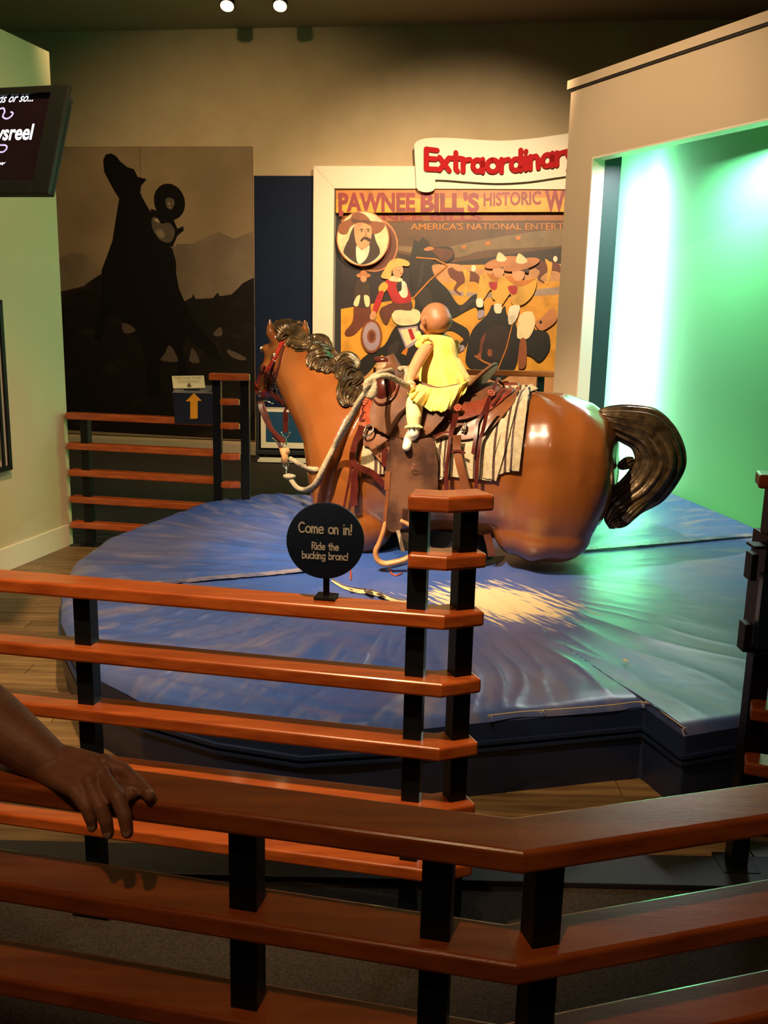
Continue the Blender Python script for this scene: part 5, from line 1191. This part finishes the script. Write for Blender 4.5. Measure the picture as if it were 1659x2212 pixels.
# hanging reins (zoom origin 340,790 scale 4.366)
zr = lambda L: [(340 + x / 4.366, 790 + y / 4.366) for x, y in L]
def rein(L, wd, Y, name='rein', nrm=V((0, -1, 0)), dY=0.0):
    q = [tuple(p) for p in crom(zr(L), 6)]; P = [atY(x, y, Y + dY * i / len(q)) for i, (x, y) in enumerate(q)]; m = MB(); m.ribbon(P, wd, nrm, .005); m.link(name, M_oxb, BR, smooth=True, angle=50)
rein([(965, 340), (985, 430), (1040, 550), (1110, 640), (1200, 720)], .026, 5.52, dY=-.12); rein([(985, 340), (1020, 440), (1080, 600), (1140, 720), (1180, 830)], .022, 5.56, dY=-.12)
rein([(1235, 385), (1205, 420), (1195, 480), (1200, 620)], .016, 5.43); rein([(1215, 440), (1210, 520), (1208, 630)], .030, 5.42)
for L, r in (([(1170, 625), (1180, 655), (1205, 680), (1215, 720), (1215, 760)], .0045), ([(1245, 625), (1245, 650), (1222, 680)], .0045), ([(1085, 680), (1110, 705), (1150, 740), (1185, 755)], .005)):
    m = MB(); m.tube([atY(x, y, 5.40) for x, y in [tuple(p) for p in crom(zr(L), 4)]], r, 8); m.link('chain', M_steel, BR, smooth=True)
m = MB(); m.ell(atY(*zr([(1200, 765)])[0], 5.40), .013, None, 12, 8); m.link('swivel', M_steel, BR, smooth=True)
# rope: knot, snap and long line to the saddle horn
RP = thing('lead_rope', 'thick cream cotton rope slung from bridle to saddle horn', 'rope', atY(650, 1060, 5.2), 0)
M_rope = mat('cotton_rope', (.36, .30, .20), .9, col2=(.26, .21, .135), scale=60, bump=.6, bscale=90, stretch=(1, 1, 1))
def rope(pts, r, name='rope', n=7): 
    P = crom([atY(x, y, Y) for x, y, Y in pts], n)
    for i, p in enumerate(P):
        v = (p - CAM).normalized(); h = BV.ray_cast(CAM, v)
        if h[0] is not None and (p - CAM).length > h[3] - r * 1.1 and h[0].y < 5.3 and i < len(P) - 3: P[i] = CAM + v * (h[3] - r * 1.1)
    for _ in range(2): P = [P[0]] + [P[i] * .5 + (P[i - 1] + P[i + 1]) * .25 for i in range(1, len(P) - 1)] + [P[-1]]
    m = MB(); m.tube(P, r, 12, ridge=(.05, 3, .8)); return m.link(name, M_rope, RP, smooth=True)
R_ = .0145
rope([(626, 1032, 5.36), (640, 1052, 5.33), (660, 1058, 5.28), (680, 1046, 5.15), (694, 1020, 4.98), (715, 978, 4.80), (745, 925, 4.62), (775, 868, 4.52), (800, 835, 4.50)], R_)
rope([(626, 990, 5.36), (650, 1004, 5.34), (675, 1014, 5.36), (700, 1012, 5.4)], R_ * .95)
rope([(796, 842, 4.51), (800, 826, 4.50), (815, 815, 4.52), (838, 812, 4.55), (862, 824, 4.60), (880, 834, 4.64)], R_)
rope([(800, 845, 4.52), (797, 828, 4.54), (805, 815, 4.60), (822, 806, 4.70), (845, 800, 4.93)], R_)
rope([(862, 798, 4.74), (876, 796, 4.76), (880, 806, 4.72), (878, 822, 4.70), (882, 836, 4.65)], R_)
m = MB(); c = atY(800, 838, 4.50)
for k in range(3): m.tube([c + V((.022 * math.cos(a), -.012 + .01 * math.sin(a * 2), .030 * math.sin(a) + .010 * (k - 1))) for a in [2 * math.pi * i / 16 for i in range(18)]], R_, 10)
m.ell(c, (.026, .02, .03)); m = remeshed(m, .005, 3); m.link('rope_knot', M_rope, RP, smooth=True)
c = atY(625, 1030, 5.36); m = MB(); m.ell(c, (.030, .024, .020)); m.tube([c + V((.028 * math.cos(a), .02 * math.sin(a), .003)) for a in [2 * math.pi * i / 14 for i in range(16)]], .011, 10); m = remeshed(m, .005, 2); m.link('rope_knot', M_rope, RP, smooth=True)
c = atY(617, 986, 5.38); m = MB(); m.tube([c + V((-.012, 0, .05)), c + V((-.004, 0, .0)), c + V((0, 0, -.035))], [.026, .020, .028], 14); m.ell(c + V((0, 0, .03)), (.026, .022, .024)); m.link('rope_wrap', mat('tan_wrap', (.40, .22, .09), .6, bump=.4, bscale=60), RP, smooth=True)
m = MB()
for z0, z1 in ((-.035, -.06), (-.06, -.105)): m.tube([c + V((.002, 0, z0)), c + V((.004, 0, z1))], .006, 8)
m.tube([c + V((.016 * math.cos(a), 0, -.05 + .014 * math.sin(a))) for a in [2 * math.pi * i / 12 for i in range(14)]], .004, 6); m.link('snap_hook', M_steel, RP, smooth=True)
# ================================================================== BABY RIDER
def skin_mat(name, col, col2, rough, hairmask=None):
    m_ = mat(name, col, rough, col2=col2, scale=9, sss=.15, bump=.03, bscale=120); return m_
M_skin = skin_mat('baby_skin', (.62, .27, .13), (.55, .22, .10), .5)
bc = atY(950, 862, 4.93)
BABY = thing('person', 'baby in yellow sundress seen from behind, seated on the saddle holding the rope', 'person', (bc.x, bc.y, bc.z), HROT)
mb = MB()
hc_ = atY(941, 688, 4.93); fd_ = V((-.57, .82, -.06)).normalized(); fl_ = UP.cross(fd_).normalized(); fu_ = fd_.cross(fl_).normalized(); HB = Matrix((fd_, fl_, fu_)).transposed()
def hd3(f, l, u): return hc_ + fd_ * f + fl_ * l + fu_ * u
mb.ell(hc_, (.088, .075, .082), HB, 26, 18); mb.ell(hd3(-.02, 0, -.012), (.078, .073, .066), HB, 24, 14)
mb.ell(hd3(.030, 0, -.040), (.056, .058, .050), HB, 20, 14)                         # cheeks and jaw
for sd in (1, -1):
    mb.ell(hd3(.045, sd * .036, -.040), (.030, .026, .028), HB, 14, 10); mb.ell(hd3(-.004, sd * .079, -.016), (.016, .010, .023), HB, 12, 10); mb.ell(hd3(-.012, sd * .085, -.006), (.010, .008, .014), HB, 10, 8)
mb.ell(hd3(.089, 0, -.024), (.011, .010, .009), HB, 12, 8); mb.ell(hd3(.080, 0, -.050), (.010, .016, .008), HB, 12, 8); mb.ell(hd3(.070, 0, -.078), (.014, .016, .012), HB, 12, 8)
pz = lambda x, y, Y: atY(x, y, Y)
mb.chain([(pz(944, 715, 4.94), .040), (pz(948, 748, 4.94), .062), (pz(950, 790, 4.94), .074), (pz(950, 838, 4.94), .082)])
mb.ell(pz(925, 746, 4.89), (.040, .040, .035)); mb.ell(pz(975, 748, 5.0), (.040, .040, .035))
shl = pz(921, 752, 4.86); mb.chain([(shl, .034), (pz(909, 770, 4.82), .034), (pz(896, 793, 4.77), .030), (pz(889, 808, 4.73), .027), (pz(884, 821, 4.69), .021), (pz(884, 829, 4.67), .020)])
for a, b, c in (((878, 830), (874, 834), (878, 838)), ((882, 832), (881, 838), (884, 841)), ((887, 833), (888, 839), (890, 841)), ((891, 831), (893, 836), (893, 840)), ((888, 824), (895, 828), (897, 832))):
    mb.chain([(pz(*a, 4.66), .0085), (pz(*b, 4.645), .0075), (pz(*c, 4.65), .0065)], 8)
mb.chain([(pz(982, 752, 5.02), .034), (pz(965, 780, 5.09), .032), (pz(925, 806, 5.07), .026), (pz(895, 815, 5.02), .020)]); mb.ell(pz(888, 818, 5.0), (.022, .018, .016))
for k in range(4): mb.chain([(pz(884, 815 + k * 2.5, 5.0 - .008 * k), .008), (pz(877, 819 + k * 2.5, 4.985 - .008 * k), .007), (pz(874, 825 + k * 2, 4.98 - .008 * k), .006)], 8)
BV3 = bvh_of(hb, tr, *PIECES)
lj = [surf(904, 866, .034, BV3)[0], surf(900, 885, .042, BV3)[0], surf(900, 905, .042, BV3)[0], surf(899, 924, .034, BV3)[0], surf(898, 936, .032, BV3)[0], surf(888, 952, .028, BV3)[0], surf(881, 964, .023, BV3)[0]]
hipL = pz(932, 850, 4.85)
for sd in (1, -1):
    J = [p if sd > 0 else mir(p) for p in lj]; h_ = hipL if sd > 0 else mir(hipL)
    mb.chain([(h_, .058), (J[0], .046), (J[1], .040), (J[2], .036), (J[3], .026), (J[4], .026), (J[5], .023), (J[6], .017)])
bb = remeshed(mb, .0045, 4)
bo = bb.link('body', M_skin, BABY, smooth=True)
# fine baby hair: a cap of short fuzz fading over the crown
nt = M_skin.node_tree; nd = nt.nodes; bs = nd['Principled BSDF']; src = bs.inputs['Base Color'].links[0].from_socket
Wb = WM[BABY.name].inverted(); c0 = Wb @ hd3(-.030, 0, .028)
tc = nd.new('ShaderNodeTexCoord'); vm = nd.new('ShaderNodeVectorMath'); vm.operation = 'DISTANCE'; nt.links.new(tc.outputs['Object'], vm.inputs[0]); vm.inputs[1].default_value = c0
nz = nd.new('ShaderNodeTexNoise'); nz.inputs['Scale'].default_value = 30; nt.links.new(tc.outputs['Object'], nz.inputs['Vector'])
dd = mathn('ADD', vm.outputs['Value'], mathn('MULTIPLY', mathn('SUBTRACT', nz.outputs['Fac'], .5), .03))
mr = nd.new('ShaderNodeMapRange'); mr.inputs[1].default_value = .078; mr.inputs[2].default_value = .118; mr.inputs[3].default_value = .58; mr.inputs[4].default_value = 0; nt.links.new(dd, mr.inputs[0])
mx = nd.new('ShaderNodeMix'); mx.data_type = 'RGBA'; nt.links.new(mr.outputs[0], mx.inputs[0]); nt.links.new(src, mx.inputs[6]); mx.inputs[7].default_value = (.13, .055, .022, 1); nt.links.new(mx.outputs[2], bs.inputs['Base Color'])
for sd in (1, -1):
    m = MB(); m.ell(hd3(.083, sd * .028, -.012), (.007, .010, .008), HB, 12, 8); m.link('eye', mat('glossy_eye', '', .06), BABY, smooth=True)
m = MB(); m.ell(hd3(.0885, 0, -.0505), (.003, .013, .0035), HB, 12, 6); m.link('lips', mat('lip_pink', (.45, .13, .10), .4), BABY, smooth=True)
# sundress
M_yel = mat('yellow_cotton', (.90, .70, .16), .8, col2=(.86, .60, .09), scale=16, bump=.25, bscale=70, sheen=.2)
def ring(cx, cy, hwp, dn, df, Y=4.93, ruf=0.0, nr=17, tilt=0.0, n=96, ph=0.0, rz=0.0):
    c = atY(cx, cy, Y); h_ = hwp / 412.0; R = []
    for j in range(n):
        a = 2 * math.pi * j / n; k = 1 + ruf * math.sin(nr * a + ph) + ruf * .5 * math.sin(nr * .5 * a + 1.3 + ph); s_ = math.sin(a)
        R.append(c + V((h_ * math.cos(a) * k, -(dn if s_ > 0 else df) * s_ * k, tilt * s_ + rz * math.sin(nr * a * .7 + ph))))
    return R
m = MB(); rings = [ring(946, 723, 21, .046, .046), ring(947, 729, 30, .058, .056), ring(948, 742, 36, .070, .066), ring(951, 757, 37, .078, .07), ring(952, 768, 36, .084, .074, ruf=.006), ring(953, 775, 40, .096, .084, ruf=.02), ring(955, 792, 46, .125, .105, ruf=.03), ring(959, 810, 53, .15, .125, ruf=.028, ph=.3), ring(962, 823, 56, .16, .13, ruf=.022, ph=.5), ring(960, 834, 53, .165, .13, ruf=.014), ring(957, 842, 50, .16, .12, ruf=.01)]
m.loft(rings, cap=False)
DR = m.link('dress', M_yel, BABY, smooth=True)
DR.modifiers.new('cloth', 'SOLIDIFY').thickness = .003
BV4 = bvh_of(hb, tr, bb, *PIECES)
topc = crom([(906, 828), (920, 834), (945, 838), (975, 834), (998, 828), (1014, 820)], 16); botc = crom([(879, 849), (889, 862), (908, 877), (942, 889), (968, 885), (983, 876), (1004, 846)], 14)
def samp(c, f):
    q = f * (len(c) - 1); k = min(int(q), len(c) - 2); return c[k] + (c[k + 1] - c[k]) * (q - k)
NU, NV = 120, 12; G = []
for iv in range(NV + 1):
    v_ = iv / NV; row = []
    for iu in range(NU + 1):
        u_ = iu / NU; a = samp(topc, u_); b = samp(botc, u_); q = a + (b - a) * v_; q.y += v_ ** 2 * 2.2 * math.sin(u_ * 46); d_ = ray(q.x, q.y).normalized(); h = BV4.ray_cast(CAM, d_)
        dist = h[3] if h[0] is not None else None; row.append([d_, dist, u_, v_])
    G.append(row)
known = [c[1] for r in G for c in r if c[1] is not None and c[1] < 5.2]; avg = sum(known) / len(known)
D_ = [[(c[1] if c[1] is not None and c[1] < 5.2 else avg) for c in r] for r in G]
for _ in range(14):
    E_ = [[0] * (NU + 1) for _ in range(NV + 1)]
    for iv in range(NV + 1):
        for iu in range(NU + 1):
            nb = [D_[min(max(iv + dv, 0), NV)][min(max(iu + du, 0), NU)] for dv, du in ((0, 1), (0, -1), (1, 0), (-1, 0))]; E_[iv][iu] = min(D_[iv][iu], .5 * D_[iv][iu] + .125 * sum(nb))
    D_ = E_
vs = []; fs = []
for iv in range(NV + 1):
    for iu in range(NU + 1):
        d_, _, u_, v_ = G[iv][iu]; r_ = (.010 + .014 * v_) + v_ ** 1.3 * (.013 * math.sin(u_ * 52 + .8 * math.sin(u_ * 9)) + .006 * math.sin(u_ * 101)); vs.append(CAM + d_ * (D_[iv][iu] - .012 - r_))
for iv in range(NV):
    for iu in range(NU): k = iv * (NU + 1) + iu; fs.append((k, k + 1, k + NU + 2, k + NU + 1))
for sd in (1, -1):
    m = MB(); m.add(vs if sd > 0 else [mir(p) for p in vs], fs); rf_ = m.link('hem_ruffle', M_yel, DR, smooth=True); rf_.modifiers.new('cloth', 'SOLIDIFY').thickness = .003
# shoulder bow and sash knot
bc_ = pz(912, 736, 4.845)
m = MB()
for d, s_ in (((-.020, 0, .024), (.016, .012, .026)), ((.016, -.004, .016), (.022, .013, .016)), ((-.016, 0, -.020), (.022, .010, .020)), ((.03, 0, -.012), (.02, .01, .012))): m.ell(bc_ + V(d), s_, None, 14, 10)
m.ell(bc_, (.012, .012, .012)); m = remeshed(m, .004, 3); m.link('shoulder_bow', M_yel, DR, smooth=True)
m = MB(); c = pz(978, 744, 4.98)
for d, s_ in (((.02, 0, .008), (.016, .014, .016)), ((.018, 0, -.018), (.018, .012, .016))): m.ell(c + V(d), s_, None, 14, 10)
m = remeshed(m, .004, 3); m.link('shoulder_bow', M_yel, DR, smooth=True)
# tights, ankle frill and socks
M_tig = mat('cream_tights', (.80, .66, .30), .85, bump=.2, bscale=120); M_sock = mat('white_sock', (.82, .74, .60), .85, bump=.2, bscale=140); M_fr = mat('pale_frill', (.72, .66, .24), .85)
for sd in (1, -1):
    J = [p if sd > 0 else mir(p) for p in lj]; h_ = hipL if sd > 0 else mir(hipL)
    m = MB(); m.chain([(J[0] * .6 + h_ * .4, .054), (J[0], .050), (J[1], .0445), (J[2], .0405), (J[3], .031)]); tg = remeshed(m, .005, 3).link('tights', M_tig, BABY, smooth=True)
    ax = (J[3] - J[2]).normalized(); e1 = ax.cross(HF).normalized(); e2 = ax.cross(e1); rg_ = []
    for o_, r_, k in ((-.010, .031, .02), (-.002, .040, .10), (.006, .044, .16), (.008, .034, .06)):
        rg_.append([J[3] + ax * o_ + (e1 * math.cos(a) + e2 * math.sin(a)) * (r_ * (1 + k * math.sin(11 * a))) for a in [2 * math.pi * i / 60 for i in range(60)]])
    m = MB(); m.loft(rg_); m.link('frill', M_fr, tg, smooth=True)
    m = MB(); m.chain([(J[3] + ax * .006, .030), (J[4], .031), (J[5], .028), (J[6], .0215)]); remeshed(m, .004, 4).link('sock', M_sock, BABY, smooth=True)

# ================================================================== FOREARM AND HAND ON THE FRONT RAIL
M_sk2 = mat('adult_skin', (.34, .13, .07), .55, col2=(.26, .092, .048), scale=30, sss=.05, bump=.25, bscale=220, bdist=.002)
pa_ = atY(112, 1652, 1.262)
ARM = thing('person', 'adult reaching in from the left, bare forearm and hand resting on the foreground rail', 'person', atY(200, 1680, 1.24), 0)
mb = MB(); A2 = lambda x, y, Y: atY(x, y, Y)
mb.chain([(A2(-520, 1180, 1.42), .062), (A2(-330, 1330, 1.40), .058), (A2(-200, 1430, 1.36), .055), (A2(-95, 1505, 1.325), .054), (A2(-15, 1560, 1.30), .048), (A2(62, 1615, 1.278), .038), (A2(112, 1652, 1.262), .031)], 20)
wr = A2(112, 1652, 1.262)
wdir = (A2(112, 1652, 1.262) - A2(20, 1585, 1.29)).normalized()
MCP = {'i': A2(226, 1652, 1.250), 'm': A2(220, 1677, 1.228), 'r': A2(194, 1696, 1.212), 'p': A2(163, 1708, 1.203)}
for k, (r0, r1) in {'i': (.022, .0135), 'm': (.022, .0135), 'r': (.021, .0130), 'p': (.020, .0120)}.items():
    st = wr + (MCP[k] - (MCP['m'] + MCP['r']) * .5) * .42; mb.chain([(st, r0), ((st + MCP[k]) / 2, r0 * .86), (MCP[k], r1)], 14)
mb.ell((MCP['m'] + MCP['r'] + wr) / 3 + V((0, 0, -.004)), (.040, .032, .016))
FG = {'i': [MCP['i'], A2(266, 1664, 1.243), A2(301, 1696, 1.222), atZ(324, 1720, .9315)], 'm': [MCP['m'], A2(254, 1722, 1.186), A2(270, 1764, 1.173), A2(275, 1798, 1.170)],
      'r': [MCP['r'], A2(217, 1744, 1.184), A2(229, 1775, 1.178), A2(234, 1800, 1.177)], 'p': [MCP['p'], A2(187, 1744, 1.189), A2(196, 1768, 1.186), A2(200, 1786, 1.187)],
      't': [A2(175, 1672, 1.245), A2(228, 1686, 1.240), A2(258, 1700, 1.230), atZ(284, 1715, .9305)]}
FR = {'i': (.0135, .0112, .0102, .0088), 'm': (.0135, .0115, .0104, .0090), 'r': (.0130, .0110, .0100, .0086), 'p': (.0120, .0098, .0090, .0076), 't': (.019, .0130, .0118, .0098)}
for k in FG: mb.chain(list(zip(FG[k], FR[k])), 12)
for k in 'imr':      # knuckles
    mb.ell(MCP[k] + V((0, 0, .003)), .0138, None, 12, 8)
ab = remeshed(mb, .0026, 3); ab.link('body', M_sk2, ARM, smooth=True)
M_nail = mat('finger_nail', (.42, .22, .15), .3)
for k in 'imrpt':
    p0_, p1_ = FG[k][2], FG[k][3]; d = (p1_ - p0_).normalized(); v = (CAM - p1_).normalized(); nn = UP if k in 'it' else V((.05, -1, .15)); nn = (nn - d * nn.dot(d)).normalized(); s_ = d.cross(nn)
    Rm = Matrix((d, s_, nn)).transposed(); m = MB(); m.ell(p1_ + nn * (FR[k][3] * .80) - d * .002, (.0072, .0056, .0016), Rm, 14, 8); m.link('nail', M_nail, ARM, smooth=True)
# short sleeve near the shoulder, outside the frame
m = MB(); m.chain([(A2(-640, 1090, 1.43), .085), (A2(-480, 1210, 1.42), .074)], 20); remeshed(m, .012, 2).link('sleeve', mat('grey_sleeve', (.10, .10, .11), .9), ARM, smooth=True)
